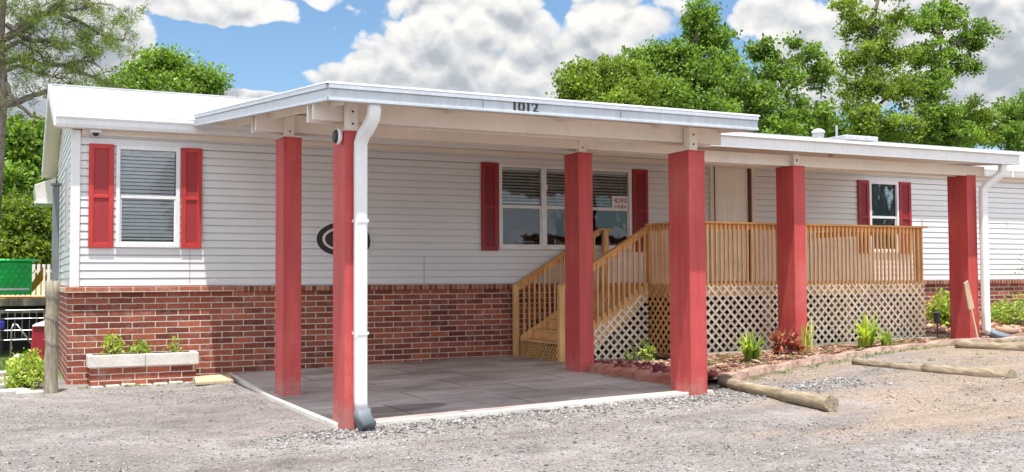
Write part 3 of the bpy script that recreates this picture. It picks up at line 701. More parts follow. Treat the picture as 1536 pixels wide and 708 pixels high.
# oval emblem on the wall behind the downspout post
t = thing('wall_emblem', (5.1, -.03, 2.25), 'black and white oval emblem mounted on the siding behind the corner post', 'emblem')
def oval(mb, cx, cz, rx, rz_, y0, y1, skew=0, n=28, p=2.2):
    poly = []
    for k in range(n):
        a = 2*math.pi*k/n; c, s_ = math.cos(a), math.sin(a)
        px = rx*math.copysign(abs(c)**(2/p), c); pz = rz_*math.copysign(abs(s_)**(2/p), s_)
        poly.append((cx+px-abs(skew)*pz*.35-(.18*rx if pz < 0 and px < 0 else 0)*s_*s_, cz+pz*(1+.16*c)*(1.12 if pz > 0 else .95)))
    mb.prism(poly, y0, y1)
for nm, mt, rx, rzv, y, dz in (('rim', 'white', .50, .31, -.024, 0), ('outer_band', 'dark', .475, .285, -.028, 0), ('inner_band', 'tan', .375, .20, -.032, .01), ('ring', 'dark', .33, .165, -.036, .01), ('core', 'white', .12, .115, -.040, .0), ('pupil', 'dark', .065, .07, -.044, 0)):
    mb = MB(); oval(mb, 5.13, 2.27+dz, rx, rzv, y, -.020, skew=.25); mb.build(nm, mt, t)
# security camera at the left corner
t = thing('security_camera', (1.16, -.1, 3.95), 'small white security camera under the left roof corner', 'security camera')
mb = MB(); mb.box((1.06, -.16, 3.885), (1.24, -.06, 3.943)); mb.build('housing', 'white', t, bevel=.01)
mb = MB(); oldv = MB(); dome(mb, (1.15, -.11, -3.885), .05, .05); mb.v = [(a, b, -c) for a, b, c in mb.v]; mb.build('lens', 'dark', t)

# ------------------------------------------------------------------ carport
cp = thing('carport', (5.6, -3.6, 0), 'carport with white metal roof on four square red posts over the patio', 'carport')
# roof slab: back edge on the house roof line, front edge out over the drive
def rzf(y): return 4.02+(y+.6)*((4.02-3.42)/6.45)        # underside
BL, BR, FL, FR = (2.63, -.24), (8.35, -.24), (2.90, -7.05), (8.33, -7.05)
th = .05
mb = MB(); pts = [FL, FR, BR, BL]
mb.hexa([(x, y, rzf(y)+.10) for x, y in pts], [(x, y, rzf(y)+.10+th) for x, y in pts]); mb.build('roof_panel', 'roofwhite', cp)
mb = MB(); pts = [(FL[0]+.02, FL[1]+.02), (FR[0]-.02, FR[1]+.02), (BR[0]-.02, -.45), (BL[0]+.05, -.45)]
mb.hexa([(x, y, rzf(y)+.075) for x, y in pts], [(x, y, rzf(y)+.098) for x, y in pts]); mb.build('ceiling', 'soffit', cp)
mb = MB()
def fascia_run(mb, a, b, h=.165):
    # C-shaped gutter fascia: face, lower lip and upper lip
    a = Vector((a[0], a[1], rzf(a[1]))); b = Vector((b[0], b[1], rzf(b[1]))); d = (b-a); nrm = Vector((d.y, -d.x, 0)).normalized()
    def board(off0, off1, z0, z1):
        q = [a+nrm*off0, b+nrm*off0, b+nrm*off1, a+nrm*off1]
        mb.hexa([p+Vector((0, 0, z0)) for p in q], [p+Vector((0, 0, z1)) for p in q])
    board(0, .02, .031, h-.041); board(-.02, .038, 0, .030); board(-.03, .042, h-.040, h+.012)
fascia_run(mb, (FL[0]-.018, FL[1]-.0), (FR[0]+.018, FR[1]-.0)); fascia_run(mb, (BL[0], BL[1]), (FL[0], FL[1])); fascia_run(mb, FR, BR)
mb.build('fascia', 'fascia', cp, bevel=.004)
for x in (4.6, 6.35):
    MB().box((x, -7.074, 3.452), (x+.006, -7.070, 3.545)).build('fascia_seam', 'greydark', cp)
mb = MB()
mb.hexa([(x, y, rzf(y)+.178) for x, y in ((FL[0]-.045, FL[1]-.045), (FR[0]+.045, FR[1]-.045), (FR[0]+.045, FR[1]+.02), (FL[0]-.045, FL[1]+.02))], [(x, y, rzf(y)+.20) for x, y in ((FL[0]-.03, FL[1]-.03), (FR[0]+.03, FR[1]-.03), (FR[0]+.03, FR[1]+.02), (FL[0]-.03, FL[1]+.02))])
mb.hexa([(x, y, rzf(y)+.178) for x, y in ((FL[0]-.045, FL[1]+.021), (FL[0]+.02, FL[1]+.021), (BL[0]+.02, BL[1]), (BL[0]-.045, BL[1]))], [(x, y, rzf(y)+.20) for x, y in ((FL[0]-.03, FL[1]+.021), (FL[0]+.02, FL[1]+.021), (BL[0]+.02, BL[1]), (BL[0]-.03, BL[1]))])
mb.build('drip_edge', 'roofwhite', cp)
def beam(x0, x1, y, z0, z1, t_=.05, mat='tan', parent=cp):
    b = MB(); b.box((x0, y, z0), (x1, y+t_, z1)); return b.build('header_beam', mat, parent, bevel=.004)
beam(2.87, 8.20, -6.52, 3.30, 3.50); beam(2.87, 8.20, -6.30, 3.30, 3.50)
beam(2.87, 9.75, -3.62, 3.56, 3.80); beam(2.87, 9.75, -3.40, 3.56, 3.80)
beam(2.95, 8.5, -3.50, 3.75, 3.83, .04)
for x in (3.05, 4.4, 5.8, 7.2, 8.15):                  # rafters
    mb = MB(); mb.hexa([(x, -6.95, rzf(-6.95)-.02), (x+.04, -6.95, rzf(-6.95)-.02), (x+.04, -.5, rzf(-.5)-.02), (x, -.5, rzf(-.5)-.02)], [(x, -6.95, rzf(-6.95)+.073), (x+.04, -6.95, rzf(-6.95)+.073), (x+.04, -.5, rzf(-.5)+.073), (x, -.5, rzf(-.5)+.073)])
    mb.build('rafter', 'tan', cp)
def post(x, y, zt, zb, parent, stub_top, w=.245, d=.45):
    b = MB(); b.box((x, y, zb), (x+w, y+d, zt)); p = b.build('post', 'red', parent, bevel=.006)
    c = MB(); c.box((x-.004, y-.004, zt), (x+w+.004, y+d+.004, zt+.012)); c.build('post_cap', 'redbin' if False else 'red', p)
    s_ = MB(); s_.box((x+.03, y+.018, zt+.012), (x+.15, y+.14, stub_top)); s_.build('post_stub', 'tan', p, bevel=.004)
    for z_ in (zt+.09, stub_top-.09):
        MB().tube([(x+.09, y+.018, z_), (x+.09, y+.006, z_)], .011, 8).build('bolt', 'dark', p)
    return p
post(3.215, -3.72, 3.475, -.05, cp, 3.86); post(3.165, -6.70, 3.165, -.05, cp, 3.475)
post(7.705, -3.66, 3.49, .02, cp, 3.86); post(7.575, -6.68, 3.175, .02, cp, 3.475)
# front downspout: leaves the fascia, swings back to the post and runs down its face
mb = MB(); mb.rtube([(3.385, -7.0, 3.435), (3.39, -7.0, 3.36), (3.385, -6.98, 3.28), (3.36, -6.90, 3.19), (3.33, -6.82, 3.12), (3.315, -6.775, 3.04), (3.315, -6.77, 2.94), (3.315, -6.77, 2.6), (3.315, -6.77, .9), (3.315, -6.77, .32), (3.325, -6.785, .22)], .135, .11)
ds = mb.build('downspout', 'white', cp, smooth=True)
mb = MB(); mb.rtube([(3.325, -6.785, .235), (3.34, -6.80, .14), (3.37, -6.88, .06)], .17, .14); mb.build('boot', 'bluegrey', ds, smooth=True)
for z in (1.02, 2.2):
    MB().add([(x, y, z_) for z_ in (z, z+.03) for x, y in ((3.243, -6.70), (3.243, -6.832), (3.388, -6.832), (3.388, -6.70))], [(0, 1, 5, 4), (1, 2, 6, 5), (2, 3, 7, 6)]).build('strap', 'white', ds)
t = thing('flood_light', (3.08, -6.5, 3.12), 'white round flood light at the top of the front left post', 'light')
mb = MB(); mb.tube([(3.16, -6.60, 3.12), (3.13, -6.60, 3.12), (3.10, -6.60, 3.12)], [.05, .085, .085], 14); mb.build('shade', 'white', t, smooth=True)
mb = MB(); mb.tube([(3.098, -6.60, 3.12), (3.07, -6.60, 3.12)], [.078, .06], 14); mb.build('lens', 'dark', t)

def textobj(s, size, loc, mat, name, rot=(R(90), 0, 0), depth=.004):
    c = bpy.data.curves.new(name, 'FONT'); c.body = s; c.size = size; c.extrude = depth; c.align_x = 'CENTER'; c.offset = .003
    o = bpy.data.objects.new(name, c); COL.objects.link(o); bpy.context.view_layer.update()
    dg = bpy.context.evaluated_depsgraph_get(); me = bpy.data.meshes.new_from_object(o.evaluated_get(dg)); bpy.data.objects.remove(o)
    o = bpy.data.objects.new(name, me); COL.objects.link(o); me.materials.append(M[mat]); o.location = loc; o.rotation_euler = rot
    return o
o = textobj('1012', .17, (5.11, -7.077, 3.442), 'dark', 'house_number'); tag(o, 'black house number digits on the carport fascia', 'house number')

# ------------------------------------------------------------------ porch roof
pr_ = thing('porch_roof', (12.8, -2, 0), 'lower white porch roof on two red posts above the deck', 'porch roof')
def rz2(y): return 3.67+(y+3.95)*.085
mb = MB(); pts = [(8.37, -3.95), (16.95, -3.95), (16.95, -.24), (8.37, -.24)]
mb.hexa([(x, y, rz2(y)+.10) for x, y in pts], [(x, y, rz2(y)+.15) for x, y in pts]); mb.build('roof_panel', 'roofwhite', pr_)
mb = MB(); mb.hexa([(x+.02*(1 if x < 10 else -1), y, rz2(y)+.075) for x, y in pts], [(x, y, rz2(y)+.098) for x, y in pts]); mb.build('ceiling', 'soffit', pr_)
mb = MB()
mb.box((8.37, -3.985, 3.70), (16.98, -3.965, 3.845)); mb.box((8.37, -4.0, 3.67), (16.995, -3.94, 3.699)); mb.box((8.37, -4.04, 3.846), (17.03, -3.94, 3.895))
mb.hexa([(16.96, -3.964, 3.67), (16.98, -3.964, 3.67), (16.98, -.3, 3.98), (16.96, -.3, 3.98)], [(16.96, -3.964, 3.86), (16.98, -3.964, 3.86), (16.98, -.3, 4.16), (16.96, -.3, 4.16)])
mb.build('fascia', 'white', pr_, bevel=.004)
beam(9.76, 16.5, -3.60, 3.47, 3.655, parent=pr_); beam(9.76, 16.5, -3.36, 3.47, 3.655, parent=pr_)
post(11.80, -3.72, 3.455, .2, pr_, 3.66); post(16.02, -3.60, 3.475, .2, pr_, 3.66)
mb = MB(); mb.rtube([(16.62, -3.90, 3.72), (16.62, -3.90, 3.58), (16.60, -3.88, 3.50), (16.5, -3.82, 3.40), (16.38, -3.75, 3.30), (16.31, -3.72, 3.20), (16.30, -3.72, 3.05), (16.30, -3.72, 1.0), (16.30, -3.72, .62), (16.36, -3.76, .54)], .15, .115)
d2 = mb.build('downspout', 'white', pr_, smooth=True)
mb = MB(); mb.rtube([(16.34, -3.75, .57), (16.46, -3.82, .50), (16.68, -3.9, .44)], .16, .13); mb.build('boot', 'bluegrey', d2, smooth=True)
t = thing('porch_light', (13.3, -3.0, 3.6), 'small white spot light under the porch ceiling near the door', 'light')
mb = MB(); mb.tube([(13.3, -3.0, 3.82), (13.3, -3.0, 3.68)], .05, 12); mb.build('base', 'white', t)
mb = MB(); mb.tube([(13.3, -3.0, 3.68), (13.22, -3.05, 3.62), (13.14, -3.1, 3.60)], [.04, .05, .075], 12); mb.build('shade', 'white', t, smooth=True)

# ------------------------------------------------------------------ deck with stairs
dk = thing('deck', (12.8, -1.5, 1.5), 'wooden entrance deck with baluster railing, lattice skirt and stairs', 'deck')
XD, XE, YD, YS, ZD = 10.1, 15.6, -2.92, -1.9, 1.50
mb = MB(); y = -.06
while y > YD+.02:
    mb.box((XD, max(y-.135, YD), ZD-.035), (XE, y, ZD)); y -= .141
mb.build('floor', 'woodh', dk)
mb = MB(); mb.box((XD+.02, YD+.0, ZD-.22), (XE-.02, YD+.04, ZD-.037)); mb.box((XD, YD+.0, ZD-.22), (XD+.018, -.06, ZD-.037)); mb.box((XE-.018, YD, ZD-.22), (XE, -.06, ZD-.037))
mb.build('rim_board', 'woodh', dk)
each('joist', 'woodh', dk, [((XD+.5+k*.58, YD+.042, ZD-.2), (XD+.54+k*.58, -.06, ZD-.037)) for k in range(9)])
each('support_post', 'wood', dk, [((x, y, 0), (x+.1, y+.1, ZD-.221)) for x in (10.16, 11.9, 13.7, 15.45) for y in (YD+.05, -.6)])
ZR = 2.545
mb = MB(); mb.box((XD-.07, YD-.09, ZR-.035), (XE+.06, YD+.06, ZR)); mb.build('top_rail', 'woodh', dk, bevel=.006)
mb = MB(); mb.box((XD-.07, YD+.061, ZR-.034), (XD+.07, YS+.02, ZR-.001)); mb.box((XE-.08, YD+.061, ZR-.034), (XE+.06, -.06, ZR-.001)); mb.build('top_rail', 'woodh', dk, bevel=.006)
mb = MB()
for z0 in (ZR-.126,): mb.box((XD, YD, z0), (XE, YD+.035, z0+.09)); mb.box((XD-.0, YD+.036, z0), (XD+.035, YS, z0+.09)); mb.box((XE-.035, YD+.036, z0), (XE, -.06, z0+.09))
mb.build('under_rail', 'woodh', dk)
bsrc = None; nb = 0
def bal(x, y, z0, z1, w=.033):
    global bsrc, nb
    if bsrc is None:
        b = MB(); b.box((-w/2, -w/2, 0), (w/2, w/2, 1)); me0 = b.build('baluster', 'wood', None); bsrc = me0.data; bpy.data.objects.remove(me0)
    o = bpy.data.objects.new('baluster', bsrc); COL.objects.link(o); o.parent = dk
    o.matrix_parent_inverse = dk.matrix_world.inverted(); o.location = (x, y, z0); o.scale = (1, 1, z1-z0)
    o.rotation_euler = (random.uniform(-.006, .006), random.uniform(-.008, .008), random.uniform(-.05, .05)); nb += 1
x = XD+.02
while x < XE+.01: bal(x, YD-.02, ZD-.03, ZR-.036); x += .0935
y = YD+.10
while y < YS-.03: bal(XD-.02, y, ZD-.03, ZR-.036); y += .10
for x, y in ((XE-.03, YD+.045), (XD+.04, YS-.0),):
    mb = MB(); mb.box((x-.045, y, ZD-.15), (x+.045, y+.09, ZR-.036)); mb.build('newel_post', 'wood', dk, bevel=.004)
# lattice panels
def lattice(fn, poly_in, u0, u1, z0, z1, mat, sp=.160, w=.040, th=.008, name='lattice'):
    """diagonal strips clipped to the region poly_in(u, z) -> bool"""
    mb = MB(); L = (u1-u0)+(z1-z0)
    for lay, sg in ((0, 1), (1, -1)):
        k = -int(L/sp)-1
        while k*sp < L+sp:  # both ways
            # line: u = c + sg*t, z = z0+t
            c = u0+k*sp*1.0; pts = []
            T = np.linspace(0, z1-z0, int((z1-z0)/.015)+1)
            run = None
            for t_ in T:
                u_ = c+sg*t_; z_ = z0+t_
                ins = u0 <= u_ <= u1 and poly_in(u_, z_)
                if ins and run is None: run = [t_, t_]
                elif ins: run[1] = t_
                if (not ins or t_ == T[-1]) and run is not None:
                    if run[1]-run[0] > .02: pts.append(tuple(run))
                    run = None
            for a, b in pts:
                h = w*.7071
                q = [(c+sg*a-h*.5*1, z0+a+sg*h*.5), (c+sg*a+h*.5, z0+a-sg*h*.5), (c+sg*b+h*.5, z0+b-sg*h*.5), (c+sg*b-h*.5, z0+b+sg*h*.5)]
                y0, y1 = lay*th, lay*th+th*.98
                mb.hexa([fn(u_, y0, z_) for u_, z_ in q], [fn(u_, y1, z_) for u_, z_ in q])
            k += 1
    return mb.build(name, mat, dk)
gb = lambda x: .235+.20*(x-10.0)/5.6
lattice(lambda u_, p, z_: (u_, YD-.012-p, z_), lambda u_, z_: z_ > gb(u_), XD, XE, .2, ZD-.035, 'lattice')
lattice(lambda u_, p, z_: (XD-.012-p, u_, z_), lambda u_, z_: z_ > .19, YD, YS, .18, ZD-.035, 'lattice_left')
lattice(lambda u_, p, z_: (XE+.012+p, u_, z_), lambda u_, z_: True, YD, -.06, .42, ZD-.035, 'lattice')
# stairs
NR = 6; z_first = .50; run_ = (XD-8.42)/NR; rise = (ZD-z_first)/(NR-0)
YF = -.16
for k in range(NR):
    xx = 8.42+k*run_; z_ = z_first+k*rise
    mb = MB(); mb.box((xx-.03, YS+.06, z_-.035), (xx+run_+.01, YF-.06, z_)); mb.build('tread', 'wood', dk, bevel=.004)
    if k: mb = MB(); mb.box((xx, YS+.06, z_-rise+.001), (xx+.018, YF-.06, z_-.036)); mb.build('riser', 'wood', dk)
for yy in (YS, YF-.04):
    mb = MB(); sz = lambda x: z_first+(x-8.42)/run_*rise
    poly = [(8.42, .2), (8.42, sz(8.42)+.05), (XD-.02, sz(XD)+.02), (XD-.02, sz(XD)-.28), (8.75, .2)]
    mb.prism(poly, yy, yy+.04); mb.build('stringer', 'wood', dk)
lattice(lambda u_, p, z_: (u_, YS-.012-p, z_), lambda u_, z_: .18 < z_ < sz(u_)-.10, 8.48, XD-.04, .17, 1.4, 'lattice')
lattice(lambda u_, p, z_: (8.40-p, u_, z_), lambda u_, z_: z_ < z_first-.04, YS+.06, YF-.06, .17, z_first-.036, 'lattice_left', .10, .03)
for yy in (YS-.045, YF-.045):
    mb = MB(); mb.box((8.29, yy, .1), (8.39, yy+.10, 1.49)); n_ = mb.build('newel_post', 'wood', dk, bevel=.012)
mb = MB(); mb.box((XD+.1, YF-.045, .3), (XD+.2, YF+.055, ZR)); mb.build('newel_post', 'wood', dk, bevel=.006)
def handrail(yy, xe):
    a = (8.34, yy, 1.475); b = (XD+.02, yy, ZR-.02)
    mb = MB(); mb.bar(a, b, .13, .036); 
    if xe: mb.box((XD+.02, yy-.065, ZR-.038), (xe, yy+.065, ZR-.002))
    mb.build('handrail', 'woodh', dk, bevel=.005)
    mb = MB(); mb.bar((8.39, yy, 1.42), (XD+.0, yy, ZR-.085), .036, .09); mb.build('under_rail', 'woodh', dk)
    mb = MB()
    nbal = 15
    for k in range(nbal):
        x = 8.39+(k+1)*(XD-8.45)/(nbal+.5); zb = sz(x)-.04; zt = 1.47+(x-8.34)/(XD-8.34)*(ZR-1.48)-.05
        bal(x, yy-.02, zb, zt)
handrail(YS-.01, None); handrail(YF, XD+.28)

# ------------------------------------------------------------------ planter, board, left post
t = thing('brick_planter', (1.85, -.3, 0), 'low brick planter box with white concrete rim against the front wall', 'planter')
mb = MB(); mb.box((1.09, -.46, -.25), (2.62, -.0, .29)); mb.build('brick_base', 'brick', t)
mb = MB(); mb.box((1.05, -.50, .29), (2.66, -.42, .475)); mb.box((1.05, -.419, .291), (1.13, -.03, .474)); mb.box((2.58, -.419, .291), (2.66, -.03, .474)); mb.build('rim', 'planter_cap', t, bevel=.012)
mb = MB(); mb.box((1.13, -.42, .3), (2.58, -.03, .43)); mb.build('soil', 'soil', t)
mb = MB(); mb.box((1.86, -.5035, .292), (1.868, -.4995, .473)); mb.build('joint', 'greydark', t)
mb = MB()
for k in range(7): mb.box((1.06+k*.23, -.60+.02*(k % 2), -.1), (1.27+k*.23, -.47, .02+.01*(k % 3)))
tag(mb.build('stone_footing', 'paver', bevel=.02), 'row of pale footing stones in front of the brick planter', 'footing stones')
mb = MB(); mb.hexa([(2.50, -1.23, .03), (3.05, -1.28, .045), (3.16, -.36, .06), (2.60, -.42, .05)], [(2.50, -1.23, .075), (3.05, -1.28, .09), (3.16, -.36, .105), (2.60, -.42, .095)])
tag(mb.build('stepping_board', 'stake', bevel=.006), 'flat tan board lying on gravel right of the brick planter', 'board')
# weathered pole
t = thing('wooden_pole', (.53, -1.0, 0), 'weathered wooden pole with peeling bark and wire at the left house corner', 'pole')
mb = MB(); mb.tube([(.53+.008*math.sin(k*1.7), -1.0, -.2+k*.18) for k in range(11)], [.092+.006*math.sin(k*2.1) for k in range(11)], 14, jit=.06); mb.build('trunk', 'oldwood', t, smooth=True)
mb = MB()
for z0 in (1.28, .95, .62): mb.tube([(.53+.1*math.cos(a), -1.0+.1*math.sin(a), z0+.15*math.sin(a*.5)) for a in [k*math.pi/8 for k in range(17)]], .006, 5)
mb.build('wire', 'greydark', t)
t = thing('grey_post', (.62, 3.9, 0), 'slim dark grey post holding the rear canopy left of the house', 'post')
mb = MB(); mb.box((.68, 4.0, -.2), (.80, 4.12, 3.40)); mb.build('shaft', 'greydark', t, bevel=.01)
mb = MB(); mb.box((.64, 3.96, 3.40), (.84, 4.16, 3.44)); mb.build('top_plate', 'greydark', t)
t = thing('rear_canopy', (.45, 4.8, 3.6), 'small cream canopy box behind the left gable end', 'canopy')
mb = MB(); mb.hexa([(.44, 5.9, 3.22), (.80, 5.9, 3.22), (.80, 7.6, 3.22), (.44, 7.6, 3.22)], [(.40, 5.9, 3.56), (.80, 5.9, 3.72), (.80, 7.6, 3.72), (.40, 7.6, 3.56)]); mb.build('box', 'planter_cap', t, bevel=.01)
mb = MB(); mb.box((.40, 5.86, 3.18), (.82, 5.895, 3.23)); mb.build('drip_edge', 'white', t)

# ------------------------------------------------------------------ garden bed
CURB = [(8.62, -5.98), (8.9, -5.80), (9.25, -5.62), (10.1, -5.22), (10.9, -4.92), (11.9, -4.62), (12.85, -4.38), (13.8, -4.20), (14.7, -4.06), (15.5, -4.02), (16.3, -4.1), (16.7, -4.0)]
def cy(x):
    for (a, b), (c, d) in zip(CURB[:-1], CURB[1:]):
        if a <= x <= c: return b+(d-b)*(x-a)/(c-a)
    return CURB[0][1] if x < CURB[0][0] else CURB[-1][1]
def bz(x, y): return .26+.17*sst((x-8)/8)+.02*hsh(x*2.3, y*2.1)+(.04 if y > -3.0 else 0)*0
nxb, nyb = 70, 22; V = []; 
for j in range(nyb):
    for i in range(nxb):
        x = 8.0+i*(19.5-8.0)/(nxb-1); y0 = cy(x) if x < 16.7 else -3.3; y1 = (-3.3 if x < 9.9 else -.03); y = y0+(y1-y0)*j/(nyb-1)
        V.append((x, y, bz(x, y)+(.03*hsh(x*6, y*6))))
F = [(j*nxb+i, j*nxb+i+1, (j+1)*nxb+i+1, (j+1)*nxb+i) for j in range(nyb-1) for i in range(nxb-1)]
bo = npmesh('garden_bed', np.array(V), np.array(F), 'soil', smooth=True); tag(bo, kind='structure')
def breg():
    x = random.uniform(8.1, 16.6); y = random.uniform(cy(x)+.05, -2.95 if x > 10 else -3.35); return x, y
mu = stones('mulch', 13000, breg, lambda n: RNG.gamma(2.6, .0075, n)+.006, 'mulch', bz, flat=.28)
tag(mu, 'reddish brown mulch chips and dry leaves covering the garden bed', 'mulch', kind='stuff')
def preg(): return random.uniform(16.7, 20.3), random.uniform(-2.6, -.1)
pk = stones('pale_rocks', 900, preg, lambda n: RNG.gamma(4.0, .014, n)+.01, islandmat('pale_rock', [(.35, .25, .22), (.5, .4, .36), (.62, .54, .5)]).name and 'mulch', lambda x, y: .44+.1*math.exp(-((x-18.3)**2+(y+.9)**2)), flat=.7)
tag(pk, 'loose pale rocks beside the shrub past the deck', 'rocks', kind='stuff')
def lreg(): return random.uniform(7.97, 8.5), random.uniform(-5.9, -3.4)
lv = stones('lava_rocks', 1800, lreg, lambda n: RNG.gamma(3.0, .009, n)+.012, 'lava', lambda x, y: .28, flat=.8)
tag(lv, 'dark red lava rocks heaped between two carport posts', 'rocks', kind='stuff')
mb = MB(); yy = -6.25
k = 0
while yy < -3.7:
    h = .05+.02*math.sin(k*2.2); mb.hexa([(7.82, yy, .0), (7.95, yy, .0), (7.95, yy+.33, .0), (7.82, yy+.33, .0)], [(7.83, yy+.01, .27+h*.6), (7.97, yy+.01, .29+h), (7.97, yy+.32, .28+h*.8), (7.84, yy+.32, .26+h*.5)]); yy += .335; k += 1
tag(mb.build('red_edging', 'kerb', bevel=.02), 'red painted edging blocks between the two right carport posts', 'edging')
# stone edging round the bed
mb = MB(); pts = []
L = 0; seg = []
for (a, b), (c, d) in zip(CURB[:-1], CURB[1:]):
    nn = max(1, int(math.hypot(c-a, d-b)/.12))
    for q in range(nn): seg.append((a+(c-a)*q/nn, b+(d-b)*q/nn))
seg.append(CURB[-1]); rings = []
for i, (x, y) in enumerate(seg):
    a = seg[max(0, i-1)]; b = seg[min(len(seg)-1, i+1)]; d = Vector((b[0]-a[0], b[1]-a[1], 0)).normalized(); nr = Vector((d.y, -d.x, 0))
    j = .022*math.sin(i*2.4)+.018*random.uniform(-1, 1); gap = .04 if i % 4 == 0 else 0; p = Vector((x, y, bz(x, y)))
    zt = .05+.012*math.sin(i*.9)-gap*.2
    rings.append([p+nr*(.14+j-gap*.6)+Vector((0, 0, -.35)), p+nr*(.12+j-gap*.8)+Vector((0, 0, -.04)), p+nr*(.07+j*.6)+Vector((0, 0, zt-.01)), p+nr*(-.0)+Vector((0, 0, zt)), p+nr*(-.11+j*.3)+Vector((0, 0, zt-.015)), p+nr*(-.13)+Vector((0, 0, -.35))])
n = 6; vs = [v for r_ in rings for v in r_]; fs = [(i*n+k, i*n+(k+1) % n, (i+1)*n+(k+1) % n, (i+1)*n+k) for i in range(len(rings)-1) for k in range(n)]+[tuple(range(n)), tuple(range((len(rings)-1)*n, len(rings)*n))]
mb.add(vs, fs); tag(mb.build('stone_edging', 'edging'), 'curved brown stone edging along the front of the garden bed', 'edging')
mb = MB()
for i in range(11):
    x = 10.1+i*.5; mb.hexa([(x, YD-.30, bz(x, -3.2)-.05), (x+.49, YD-.30, bz(x, -3.2)-.04), (x+.49, YD-.20, bz(x, -3.2)-.04), (x, YD-.20, bz(x, -3.2)-.05)], [(x, YD-.30, bz(x+.0, -3.2)+.045), (x+.49, YD-.30, bz(x+.49, -3.2)+.045), (x+.49, YD-.20, bz(x+.49, -3.2)+.045), (x, YD-.20, bz(x, -3.2)+.045)])
tag(mb.build('ground_board', 'lattice', bevel=.008), 'thin pale board on the ground in front of the deck lattice', 'board')
mb = MB(); mb.tube([(12.4+.35*k, -2.6+.05*math.sin(k), .46+.03*math.sin(k*1.3)) for k in range(9)], .05, 10)
tag(mb.build('drain_pipe', 'dark', smooth=True), 'black corrugated drain pipe lying under the deck behind the lattice', 'pipe')
# logs
def log(a, b, r0, r1, label):
    a, b = Vector(a), Vector(b); d = b-a; n_ = 14; pts = []; rd = []
    for k in range(n_+1):
        t_ = k/n_; pts.append(a+d*t_+Vector((.02*math.sin(k*1.1), .015*math.sin(k*.7), .008*math.sin(k*1.9)))); rd.append((r0+(r1-r0)*t_)*(1+.04*math.sin(k*2.3)))
    mb = MB(); mb.tube(pts, rd, 16, jit=.025); o = mb.build('log', 'log', smooth=True, bevel=0)
    for p in o.data.polygons:
        if len(p.vertices) > 4: p.use_smooth = False
    return tag(o, label, 'log', 'parking logs on the gravel')
log((8.45, -6.15, .215), (8.02, -8.62, .215), .065, .085, 'rounded log lying on gravel from the front right carport post, nearest the camera')
log((11.5, -5.35, .31), (11.36, -6.82, .30), .06, .07, 'short slimmer log whose end touches the stone edging of the bed')
log((11.36, -6.82, .31), (11.56, -8.05, .30), .088, .092, 'thick pale log lying end to end in front of the slimmer one')
log((14.35, -4.75, .44), (14.75, -6.9, .42), .075, .085, 'log at the far right near the black downspout boot')
# stake sign
t = thing('stake', (16.1, -3.9, .5), 'pale wooden paddle stake leaning against the far right red post', 'stake')
mb = MB(); mb.bar((16.0, -3.78, .45), (15.84, -3.76, 1.1), .03, .03); mb.build('stick', 'stake', t)
mb = MB(); mb.hexa([(15.80, -3.775, .98), (15.95, -3.775, 1.0), (15.95, -3.745, 1.0), (15.80, -3.745, .98)], [(15.70, -3.775, 1.47), (15.80, -3.775, 1.52), (15.80, -3.745, 1.52), (15.70, -3.745, 1.47)]); mb.build('paddle', 'stake', t, bevel=.01)

# ------------------------------------------------------------------ plants
def leafcloud(name, P, size, mat, parent, aspect=.55, up=.35, bend=True):
    """pointed leaves (two triangles folded on the midrib) at the points P"""
    n = len(P); P = np.asarray(P)
    d = RNG.normal(size=(n, 3)); d[:, 2] += up; d /= np.linalg.norm(d, axis=1)[:, None]
    q = RNG.normal(size=(n, 3)); s = np.cross(d, q); s /= np.linalg.norm(s, axis=1)[:, None]
    nn = np.cross(s, d); L = (size*RNG.uniform(.45, 1.65, n))[:, None]
    a = P; b = P+d*L*.5+s*L*aspect*.5+nn*L*.08; c = P+d*L-nn*L*.12; e = P+d*L*.5-s*L*aspect*.5+nn*L*.08
    V = np.stack([a, b, c, e], 1).reshape(-1, 3); i = np.arange(n)*4
    F = np.stack([i, i+1, i+2, i+3], 1)
    return npmesh(name, V, F, mat, parent)
def shrub(loc, rx, rz_, nleaf, size, mat, label, cat='shrub', name='shrub', group=None, stemmat='bark', flat=1.0):
    t = thing(name, loc, label, cat, group); x0, y0, z0 = loc
    C = []; mb = MB()
    for k in range(26):
        a = random.uniform(0, 6.28); rr_ = random.random()**.5; ph = random.uniform(.15, 1)
        p = Vector((x0+rx*rr_*math.cos(a)*flat, y0+rx*rr_*math.sin(a), z0+rz_*ph*(1-.45*rr_**2))); C.append(p)
        m_ = Vector((x0+(p.x-x0)*.4, y0+(p.y-y0)*.4, z0+(p.z-z0)*.6)); mb.tube([(x0+random.uniform(-.02, .02), y0, z0-.05), m_, p], [.012, .008, .004], 5, cap=False)
    mb.build('stems', stemmat, t)
    pts = []
    for c in C:
        m_ = nleaf//len(C); pts.append(np.array(c)[None]+RNG.normal(size=(m_, 3))*np.array([rx*.26, rx*.26, rz_*.16])*.75)
    leafcloud('foliage', np.clip(np.concatenate(pts), [-1e9, -1e9, z0], 1e9), size, mat, t, .6)
    return t
shrub((18.2, -1.3, .42), .48, .78, 1500, .085, 'leaf_lime', 'yellow green variegated shrub in front of the brick past the deck')
shrub((20.3, -1.5, .42), .72, .68, 2600, .065, 'leaf_bright', 'rounded bright green shrub right of the far downspout')
shrub((24.2, .3, .42), .5, .6, 900, .07, 'leaf_bright', 'small green shrub at the far right picture edge')
shrub((.22, -.30, .0), .27, .56, 1500, .050, 'leaf_lime', 'yellow green bush left of the weathered pole')
shrub((11.35, -4.05, .38), .19, .34, 230, .10, 'leaf_red', 'red leaved plant in front of the red porch post', 'plant', 'red_plant')
shrub((9.05, -3.25, .28), .2, .3, 150, .08, 'leaf_bright', 'small weedy plant at the left foot of the deck lattice', 'plant', 'weed')
